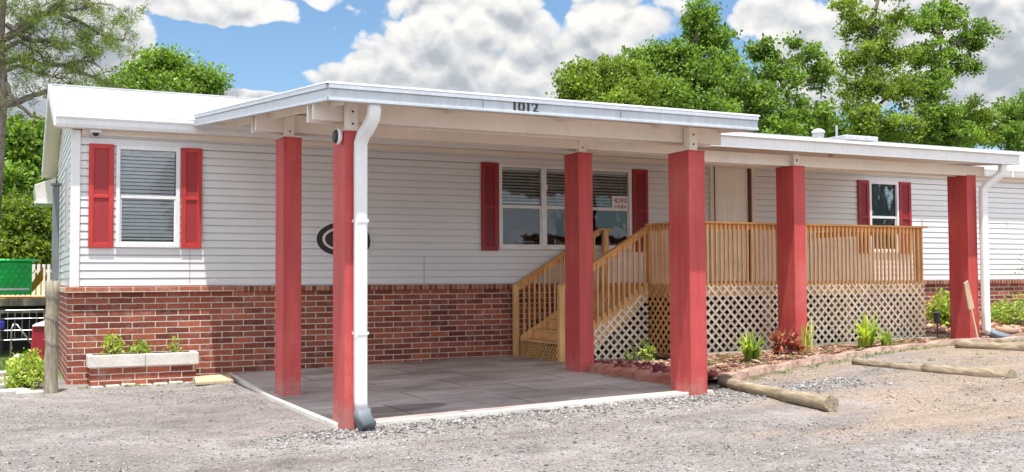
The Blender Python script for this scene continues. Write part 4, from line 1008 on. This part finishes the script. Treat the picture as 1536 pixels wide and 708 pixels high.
for i, (x, z, h, c) in enumerate(((1.42, .44, .36, 'leaf_lime'), (1.80, .43, .22, 'leaf_bright'), (2.33, .43, .30, 'leaf_lime'))):
    shrub((x, -.24, z-.02), .13+.03*(i == 1), h, [420, 380, 120][i], .045, c, ['tallest succulent plant at the left of the white planter', 'low bright plant in the middle of the white planter', 'sparse twiggy plant at the right of the white planter'][i], 'plant', 'planter_plant', 'plants in the brick planter')
def blades(loc, n, L, w, mat, label, name='spiky_plant', lean=1.0):
    t = thing(name, loc, label, 'plant'); V = []; F = []
    for k in range(n):
        a = random.uniform(0, 6.28); out = random.uniform(.2, 1.0)*lean; l = L*random.uniform(.6, 1.15); ww = w*random.uniform(.7, 1.2)
        d = Vector((math.cos(a), math.sin(a), 0)); sd = Vector((-d.y, d.x, 0)); p = Vector(loc)+Vector((random.uniform(-.1, .1), random.uniform(-.08, .08), 0)); o = len(V); m_ = 5
        for i in range(m_+1):
            s_ = i/m_; q = p+d*(l*out*s_**1.3*.8)+Vector((0, 0, l*(s_*1.1-out*.75*s_**2.2))); hw = ww*(math.sin(math.pi*min(1, s_*.85+.15)))*.5+.001
            V += [tuple(q-sd*hw), tuple(q+sd*hw)]
        for i in range(m_): F.append((o+2*i, o+2*i+1, o+2*i+3, o+2*i+2))
    npmesh('foliage', np.array(V), np.array(F), mat, t)
    return t
blades((13.05, -4.0, .42), 60, .62, .05, 'leaf_lime', 'large spiky yellow green plant in the bed at the right lattice')
blades((10.35, -4.35, .33), 60, .50, .045, 'leaf_bright', 'drooping green spider plant in the bed at the left lattice')
blades((11.7, -4.1, .38), 12, .6, .03, 'leaf_lime', 'thin tuft of orange green blades beside the red plant', lean=.4)
blades((13.6, -3.9, .42), 26, .28, .05, 'leaf_bright', 'low leafy green plant right of the large spiky one')
# grass wisps at left
V = []; F = []
for k in range(5000):
    x = random.uniform(-2.5, .5); y = random.uniform(-.2, 6.5)
    if (x*.6+hsh(x*3, y*3)*.4) > .2: continue
    h = random.uniform(.03, .10); o = len(V); z = g(x, y); dx = random.uniform(-.03, .03)
    V += [(x-.006, y, z), (x+.006, y, z), (x+dx, y+random.uniform(-.03, .03), z+h)]; F.append((o, o+1, o+2))
gr_ = npmesh('grass', np.array(V), np.array(F), 'grassblade'); tag(gr_, 'short dry grass behind the stepping stones at left', 'grass', kind='stuff')
V = []; F = []
def wisp(x, y, z, n, h, r):
    for k in range(n):
        a = random.uniform(0, 6.28); rr_ = random.uniform(0, r); px, py = x+rr_*math.cos(a), y+rr_*math.sin(a); o = len(V); hh = h*random.uniform(.4, 1.1); dx, dy = random.uniform(-.6, .6)*hh, random.uniform(-.6, .6)*hh
        V.extend([(px-.004, py, z), (px+.004, py, z), (px+dx, py+dy, z+hh)]); F.append((o, o+1, o+2))
for k in range(90):
    x = random.uniform(9, 17); y = cy(x)-random.uniform(.16, .35); wisp(x, y, g(x, y), 14, .06, .08)
for k in range(26):
    x = random.uniform(11, 16); y = random.uniform(-7, -5.2); wisp(x, y, g(x, y), 16, .05, .1)
for k in range(50):
    x = random.uniform(8.9, 16.5); y = random.uniform(cy(x)+.1, -3.1); wisp(x, y, bz(x, y), 12, .14, .07)
for k in range(16):
    x = random.uniform(.9, 3.2); wisp(x, -.66-random.uniform(0, .12), g(x, -.7), 12, .05, .06)
tag(npmesh('weeds', np.array(V), np.array(F), 'grassblade'), 'scattered weeds and dry wisps along the bed edging', 'weeds', kind='stuff')
# dark garden stake light at deck corner
t = thing('garden_lantern', (15.35, -3.45, .42), 'small dark garden lantern at the right end of the lattice', 'lantern')
mb = MB(); mb.tube([(15.35, -3.45, .38), (15.35, -3.45, .78)], .015, 8); mb.build('stake', 'dark', t)
mb = MB(); mb.tube([(15.35, -3.45, .74), (15.35, -3.45, .78), (15.35, -3.45, .90), (15.35, -3.45, .92), (15.35, -3.45, .97)], [.05, .06, .05, .09, .01], 8); mb.build('head', 'dark', t)
# stepping stones left
for i, (x, y, w, d, a) in enumerate(((-.05, -1.0, .55, .26, .3), (-.25, -.3, .6, .28, .25), (-.1, .5, .6, .26, .1), (-.3, 1.35, .6, .3, .3), (.25, -1.35, .32, .2, .2))):
    mb = MB(); c, s_ = math.cos(a), math.sin(a)
    q = [(x+c*u_*w-s_*v_*d, y+s_*u_*w+c*v_*d) for u_, v_ in ((-.6, -.5), (.55, -.5), (.5, .5), (-.5, .55))]
    mb.hexa([(p[0], p[1], -.05) for p in q], [(p[0], p[1], .075+.025*i*(i < 4)) for p in q])
    tag(mb.build('stepping_stone', 'paver', bevel=.02), ['pale stepping stone nearest the gravel left of the bush', 'second pale stepping stone from the gravel', 'third stepping stone, beside the yellow bush', 'farthest pale stepping stone by the grass', 'small pale stone at the foot of the pole'][i], 'stepping stone', 'pale stepping stones at the left')
# bare sapling at right
t = thing('sapling', (22.0, -.6, .4), 'thin sapling with gnarled twigs in front of the right siding', 'sapling')
mb = MB(); mb.tube([(22.0, -.6, .3), (22.02, -.6, 1.1), (21.98, -.6, 1.62)], [.022, .02, .016], 7)
for k in range(16):
    a = random.uniform(0, 6.28); l = random.uniform(.35, .85); p = Vector((21.98, -.6, random.uniform(1.45, 1.72))); pts = [p]
    d = Vector((math.cos(a), math.sin(a)*.6, random.uniform(-.1, .55)))
    for q in range(4): p = p+d*l/4+Vector((random.uniform(-.05, .05), 0, random.uniform(-.06, .06))); pts.append(p)
    mb.tube(pts, [.014, .011, .009, .007, .004], 5, cap=False)
mb.build('trunk', 'bark', t)
leafcloud('foliage', np.array([21.9, -.6, 1.75])+RNG.normal(size=(160, 3))*np.array([.38, .25, .16]), .05, 'leaf_dark', t)

# ------------------------------------------------------------------ trees
def tree(name, label, base, blobs, leafmat, leaf, per, cl=.42, trunk_r=.22, group='trees behind the house', barkm='bark_dark', sub=1.0, aspect=.6, lean=0):
    """blobs: (x, y, z, rx, rz, n clusters); limbs run from the trunk to every blob and twigs to every leaf cluster"""
    t = thing(name, base, label, 'tree', group); b = Vector(base); mb = MB(); top = max(q[2]+q[4]*.3 for q in blobs)
    cx = sum(q[0] for q in blobs)/len(blobs); cyy = sum(q[1] for q in blobs)/len(blobs)
    tp = [b, b+Vector((0, 0, (top-b.z)*.3)), Vector((b.x+(cx-b.x)*.5, b.y+(cyy-b.y)*.5, b.z+(top-b.z)*.6)), Vector((cx, cyy, b.z+(top-b.z)*.92))]
    mb.tube(tp, [trunk_r, trunk_r*.8, trunk_r*.5, trunk_r*.12], 9, jit=.05)
    def on_trunk(z):
        for p, q in zip(tp[:-1], tp[1:]):
            if p.z <= z <= q.z: return p+(q-p)*((z-p.z)/max(1e-6, q.z-p.z))
        return tp[-1]
    pts = []
    for (x, y, z, rx, rz_, n_) in blobs:
        c = Vector((x, y, z)); s0 = on_trunk(max(b.z+.8, z-rx*1.1)); m_ = (s0+c)/2+Vector((random.uniform(-.3, .3), random.uniform(-.3, .3), .15))
        mb.tube([s0, m_, c], [trunk_r*.42, trunk_r*.28, trunk_r*.14], 6, cap=False)
        sb = .98 if b.x > 9 else 1.0
        for k in range(int(n_*sub*sb)):
            d = Vector(RNG.normal(size=3)); d.normalize(); rr_ = random.uniform(.30, 1.0)*(1.28 if random.random() < .18 else 1.02)
            p = c+Vector((d.x*rx*rr_, d.y*rx*rr_, d.z*rz_*rr_))
            if random.random() < .4: mb.tube([c+(p-c)*.1, c+(p-c)*.55+Vector((0, 0, .08)), p], [.045, .03, .012], 4, cap=False)
            q_ = random.random(); cr = cl*(.42+.75*q_)*(.9 if b.x > 9 else 1); m2 = int(per*(.42+.9*q_))
            pts.append(np.array(p)[None]+RNG.normal(size=(m2, 3))*np.array([cr, cr, cr*.6])*.62)
    mb.build('trunk', barkm, t)
    leafcloud('crown', np.concatenate(pts), leaf, leafmat, t, aspect)
    return t
def B(u, v, Y, ru, rv, n):
    p = at(u, v, Y); sc = FPX/((p-CAM).dot(_f)); return (p.x, p.y, p.z, ru/sc, rv/sc, n)
def gbase(u, Y): p = at(u, 430, Y); return (p.x, Y, .3)
LT = []
tree('broadleaf_tree', 'low bushy green tree at the left end of the row behind the roof', gbase(890, 16), [B(866, 128, 16, 30, 34, 34), B(905, 112, 16.5, 34, 32, 36), B(945, 130, 15.5, 36, 42, 40), B(880, 160, 16, 36, 25, 26), B(930, 170, 15, 40, 25, 24)], 'leaf_yel', .115, 200, 0.43)
tree('broadleaf_tree', 'broad dense green tree with a tall pointed top behind the carport end', gbase(1040, 18), [B(1050, 28, 18, 34, 26, 26), B(1068, 62, 18.4, 38, 26, 30), B(1010, 85, 17.5, 34, 26, 28), B(970, 100, 18, 38, 30, 34), B(1040, 115, 17.5, 50, 34, 50), B(1085, 105, 18, 42, 30, 34), B(1000, 145, 17, 48, 32, 40), B(1060, 165, 17, 50, 30, 40), B(1110, 140, 18.5, 30, 32, 28)], 'leaf_mid', .125, 170, 0.43, .3)
tree('broadleaf_tree', 'open mid height green tree with visible forked branches', gbase(1180, 19), [B(1148, 78, 19, 26, 24, 22), B(1200, 82, 19, 28, 24, 20), B(1170, 115, 18.5, 34, 26, 26), B(1225, 112, 19, 26, 24, 18), B(1140, 150, 18, 32, 28, 26), B(1195, 165, 18, 34, 26, 18), B(1235, 175, 18.6, 26, 24, 16), B(1160, 195, 17.5, 40, 20, 22)], 'leaf_mid', 0.145, 111, 0.39, .24, sub=.95)
tree('broadleaf_tree', 'tall wispy yellow green tree with thin upper twigs', gbase(1295, 20), [B(1275, 10, 20, 32, 22, 13), B(1325, -15, 20, 34, 22, 15), B(1300, 40, 20, 38, 22, 22), B(1345, 30, 20.4, 22, 20, 11), B(1285, 85, 19.5, 34, 26, 24), B(1335, 80, 19.5, 34, 28, 28), B(1300, 130, 19, 44, 30, 38), B(1350, 135, 19, 34, 32, 30), B(1290, 175, 18.5, 40, 28, 34), B(1345, 190, 18.5, 44, 24, 34)], 'leaf_yel', 0.132, 111, 0.41, .24)
tree('broadleaf_tree', 'tall dark tree leaning right with a crown overhanging at its top', gbase(1375, 22), [B(1380, 35, 22, 24, 24, 20), B(1420, 25, 22, 34, 26, 30), B(1462, 55, 22, 34, 24, 26), B(1440, 95, 22, 32, 20, 18), B(1395, 85, 22, 34, 28, 30), B(1390, 130, 21.5, 36, 30, 36), B(1400, 175, 21, 36, 30, 38), B(1430, 205, 20.5, 40, 22, 30)], 'leaf_mid', 0.145, 126, 0.43, .3)
tree('broadleaf_tree', 'low light green tree right of the tall leaning one', gbase(1455, 24), [B(1445, 175, 24, 32, 26, 30), B(1475, 195, 23.5, 34, 28, 32), B(1440, 215, 23, 40, 22, 26)], 'leaf_yel', 0.145, 118, 0.43, .2)
tree('broadleaf_tree', 'green tree at the right edge of the picture', gbase(1525, 25), [B(1518, 168, 25, 32, 24, 30), B(1555, 160, 25, 34, 30, 28), B(1520, 205, 24, 34, 26, 30), B(1560, 215, 24, 40, 26, 30)], 'leaf_mid', 0.145, 118, 0.43, .2)
tree('broadleaf_tree', 'dark understorey tree behind the porch roof vents', gbase(1250, 24), [B(1230, 195, 24, 44, 24, 34), B(1290, 205, 24, 44, 22, 34), B(1340, 215, 24, 44, 20, 30), B(1180, 190, 24, 40, 24, 30)], 'leaf_dark', 0.158, 118, 0.47, .2)
tree('broadleaf_tree', 'dark understorey tree behind the carport roof end', gbase(1060, 24), [B(1090, 180, 24, 44, 24, 30), B(1020, 170, 24, 44, 24, 30), B(950, 165, 24, 44, 20, 30), B(1380, 220, 25, 44, 20, 24)], 'leaf_dark', 0.158, 118, 0.47, .2)
tree('broadleaf_tree', 'rounded green tree behind the left part of the roof', gbase(250, 15), [B(240, 100, 15, 32, 22, 26), B(285, 118, 15, 36, 18, 24), B(210, 125, 15, 36, 22, 28), B(255, 138, 14.6, 44, 16, 30), B(180, 138, 14.6, 30, 16, 20), B(318, 130, 15, 22, 14, 12), B(243, 86, 15, 12, 10, 6)], 'leaf_mid', .105, 190, 0.36, .2, group='trees left of and behind the house')
tree('broadleaf_tree', 'dark green tree filling the gap left of the gable', gbase(35, 16), [B(20, 215, 16, 34, 36, 46), B(58, 230, 16, 30, 36, 40), B(15, 280, 15.5, 36, 36, 40), B(60, 290, 15.5, 34, 36, 40), B(-30, 240, 16, 30, 40, 30), B(80, 200, 16, 20, 24, 16), B(105, 240, 17, 30, 60, 30)], 'leaf_mid', 0.145, 108, 0.39, .25, group='trees left of and behind the house')
shrub_t = tree('broadleaf_tree', 'dense olive green hedge tree above the green playset roof', gbase(30, 13), [B(20, 330, 13, 38, 30, 40), B(62, 340, 13, 34, 34, 40), B(10, 375, 12.8, 38, 26, 34), B(60, 385, 12.8, 34, 24, 34), B(-30, 350, 13, 30, 40, 24)], 'leaf_yel', 0.092, 162, 0.34, .15, group='trees left of and behind the house')
# pine
t = thing('pine_tree', (at(-4, 430, 7).x, 7, 0), 'tall pine with crooked bare limbs reaching over the left roof corner', 'tree', 'trees left of and behind the house')
def P7(u, v, dy=0): p = at(u, v, 7+dy); return p
mb = MB(); mb.tube([P7(-26, 560)-Vector((0, 0, .6)), P7(-20, 400), P7(-8, 250), P7(0, 130), P7(-4, 60), P7(6, -60), P7(0, -180)], [.22, .19, .17, .155, .13, .10, .05], 12, jit=.05)
LIMBS = [([(2, 158), (30, 150), (60, 140), (85, 135)], .07), ([(3, 120), (22, 150), (45, 172), (70, 178)], .05), ([(0, 95), (30, 85), (60, 95), (100, 100), (140, 118), (165, 138)], .06),
         ([(0, 108), (25, 100), (60, 108), (90, 118)], .045), ([(0, 60), (35, 45), (70, 20), (100, -10)], .07), ([(20, 45), (60, 20), (90, 18), (120, 32), (150, 50), (185, 62)], .055),
         ([(10, 35), (40, 60), (75, 62), (110, 68), (140, 80)], .045), ([(5, 75), (30, 62), (55, 75), (75, 95)], .04), ([(90, 18), (120, 12), (150, 5)], .035), ([(6, -10), (60, -30), (120, -25)], .06),
         ([(5, 20), (-40, 0), (-80, 10)], .05), ([(3, 100), (-30, 90), (-70, 100)], .05), ([(75, 20), (95, 0), (105, -20)], .04), ([(100, 100), (125, 92), (150, 100)], .03), ([(5, -60), (50, -80), (90, -80)], .05), ([(0, -100), (-40, -110)], .04), ([(140, 118), (160, 130), (175, 128)], .02)]
pts = []
for L_, r_ in LIMBS:
    dy = random.uniform(-.6, .6); q = [P7(u, v, dy*i/len(L_)) for i, (u, v) in enumerate(L_)]; q2 = []
    for a, b in zip(q[:-1], q[1:]):
        for s_ in (0, .33, .66): q2.append(a+(b-a)*s_+Vector((random.uniform(-.03, .03), random.uniform(-.03, .03), random.uniform(-.03, .03))))
    q2.append(q[-1]); mb.tube(q2, [r_*1.35*(1-.75*i/(len(q2)-1)) for i in range(len(q2))], 7, cap=False)
    bare = L_[0][1] > 110
    for i in range(2, len(q2)):
        if bare and i < len(q2)-1: 
            if random.random() < .8: continue
        for k in range(2):
            e = q2[i]+Vector((random.uniform(-.45, .45), random.uniform(-.5, .5), random.uniform(-.28, .42))); mb.tube([q2[i], (q2[i]+e)/2+Vector((0, 0, .05)), e], [.016, .011, .006], 4, cap=False)
            for w_ in range(2): pts.append(e+Vector((random.gauss(0, .12), random.gauss(0, .12), random.gauss(0, .09))))
mb.build('trunk', 'bark', t)
for (u, v, ru, rv, n_) in ((185, 30, 24, 22, 40), (170, 55, 22, 20, 26), (120, 45, 30, 22, 34), (90, 70, 34, 22, 34), (140, 70, 26, 16, 26), (60, 110, 34, 16, 22), (110, 105, 30, 14, 24), (45, 20, 34, 24, 36), (95, 5, 34, 16, 26), (150, 10, 24, 14, 20), (10, 20, 30, 30, 30), (15, 75, 26, 20, 26), (100, 140, 40, 9, 24), (55, 140, 18, 10, 8), (150, 130, 24, 8, 14), (190, 70, 12, 12, 8), (60, -40, 60, 30, 40)):
    for k in range(int(n_*.22)):
        p = P7(u+random.gauss(0, ru*.5), v+random.gauss(0, rv*.5), random.uniform(-1, 1))
        for w_ in range(5): pts.append(p+Vector((random.gauss(0, .10), random.gauss(0, .10), random.gauss(0, .06))))
pts = np.array([tuple(p) for p in pts]); pts = np.repeat(pts, 34, axis=0)+RNG.normal(size=(len(pts)*34, 3))*.05
leafcloud('crown', pts, .095, 'needle', t, aspect=.11, up=.3)

# ------------------------------------------------------------------ things left of the house
t = thing('playset_roof', (-.6, 8.3, 1.3), 'bright green plastic playset roof with moulded scales and white stripe', 'playset')
mb = MB(); mb.hexa([(-1.8, 8, 1.30), (.41, 8, 1.30), (.41, 9.2, 1.30), (-1.8, 9.2, 1.30)], [(-1.8, 8.0, 2.03), (.41, 8.0, 2.03), (.41, 9.2, 2.03), (-1.8, 9.2, 2.03)]); mb.build('panel', 'green', t, bevel=.03)
mb = MB(); mb.hexa([(-1.85, 7.93, 2.03), (.44, 7.93, 2.03), (.44, 9.25, 2.03), (-1.85, 9.25, 2.03)], [(-1.85, 7.95, 2.10), (.62, 7.95, 2.08), (.62, 9.2, 2.08), (-1.85, 9.2, 2.10)]); mb.build('rim', 'green', t, bevel=.015)
mb = MB()
for r_ in range(5):
    for k in range(17):
        xx = -1.75+k*.13+(r_ % 2)*.065; zz = 1.95-r_*.105
        mb.tube([(xx+.065*math.cos(a), 7.985, zz-.075*math.sin(a)) for a in [q*math.pi/6 for q in range(7)]], .011, 5)
mb.build('scales', 'green', t)
mb = MB(); mb.box((-1.8, 7.965, 1.40), (.36, 7.995, 1.445)); mb.build('stripe', 'white', t, bevel=.005)
t = thing('slide', (.5, 8.8, 1.2), 'orange yellow playground slide behind the green roof', 'slide')
mb = MB(); mb.hexa([(.40, 8.9, 1.30), (.66, 8.9, 1.62), (.66, 9.3, 1.62), (.40, 9.3, 1.30)], [(.40, 8.9, 1.52), (.66, 8.9, 1.93), (.66, 9.3, 1.93), (.40, 9.3, 1.52)]); mb.build('chute', 'yellow', t, bevel=.02)
t = thing('white_fence', (.5, 10, 1.2), 'white picket fence behind the slide', 'fence')
for k in range(30):
    mb = MB(); mb.box((-2.2+k*.11, 10, 1.24), (-2.13+k*.11, 10.03, 2.0)); mb.build('picket', 'white', t)
mb = MB(); mb.box((-2.2, 10.031, 1.8), (1.15, 10.06, 1.87)); mb.build('rail', 'white', t)
t = thing('raised_platform', (-.7, 9, 0), 'raised timber platform with dark open space beneath at left', 'platform')
mb = MB(); mb.box((-3.2, 7.9, 1.18), (1.1, 11.5, 1.24)); mb.build('floor', 'woodh', t)
mb = MB(); mb.box((-3.2, 7.84, 1.06), (1.1, 7.899, 1.22)); mb.box((-3.2, 7.86, .90), (1.1, 7.9, .97)); mb.build('fascia', 'oldwood', t)
mb = MB(); mb.box((-3.2, 9.3, -.2), (1.1, 9.35, 1.17)); mb.build('shade_backing', 'dark', t)  # dark sheet added to stand for the shade under the platform
each('support', 'dark', t, [((x, 7.92, -.2), (x+.1, 8.02, 1.055)) for x in (-3.1, -1.6, -.25, .95)])
t = thing('wire_fence', (-.7, 7.2, 0), 'welded wire fence panel in front of the dark platform base', 'fence')
mb = MB()
for k in range(29): mb.tube([(-3.0+k*.14, 7.3, .35), (-3.0+k*.14, 7.3, .98)], .006, 4)
for z in (.35, .55, .80, .98): mb.tube([(-3.0, 7.3, z), (.95, 7.3, z)], .009, 4)
mb.build('mesh', 'chrome', t)
for x in (-1.5, .9): MB().tube([(x, 7.32, -.1), (x, 7.32, 1.05)], .022, 8).build('post', 'chrome', t)
t = thing('pipe_rack', (.1, 6.6, 0), 'bent grey metal pipe frame standing before the wire fence', 'rack')
mb = MB(); mb.tube([(.0, 6.6, 0), (.02, 6.6, .62), (.05, 6.6, .72), (.12, 6.6, .70), (.42, 6.6, .25)], .017, 8); mb.tube([(-.35, 6.6, .15), (-.28, 6.6, .42), (-.38, 6.6, .52)], .016, 8); mb.build('frame', 'chrome', t, smooth=True)
t = thing('red_bin', (.6, 6.2, 0), 'dark red bin with white lid beside the weathered pole', 'bin')
mb = MB(); mb.hexa([(.36, 6.0, -.1), (.72, 6.0, -.1), (.72, 6.35, -.1), (.36, 6.35, -.1)], [(.40, 6.0, .68), (.70, 6.0, .68), (.70, 6.35, .68), (.40, 6.35, .68)]); mb.build('body', 'redbin', t, bevel=.02)
mb = MB(); mb.hexa([(.40, 5.97, .68), (.70, 5.97, .68), (.70, 6.38, .68), (.40, 6.38, .68)], [(.46, 6.0, .72), (.70, 6.0, .80), (.70, 6.35, .80), (.46, 6.35, .72)]); mb.build('lid', 'white', t)
mb = MB(); mb.box((-.45, 7.0, .60), (-.12, 7.2, .76)); tag(mb.build('blue_crate', 'blue', bevel=.02), 'blue plastic crate at the left picture edge below the platform', 'crate')
t = thing('path_light', (.12, 2.5, 0), 'small white path light in the grass left of the bush', 'light')
mb = MB(); mb.tube([(.12, 2.5, 0), (.12, 2.5, .28)], .012, 6); mb.build('stake', 'white', t)
mb = MB(); mb.tube([(.12, 2.5, .27), (.12, 2.5, .31), (.12, 2.5, .35)], [.03, .075, .03], 10); mb.build('cap', 'white', t)
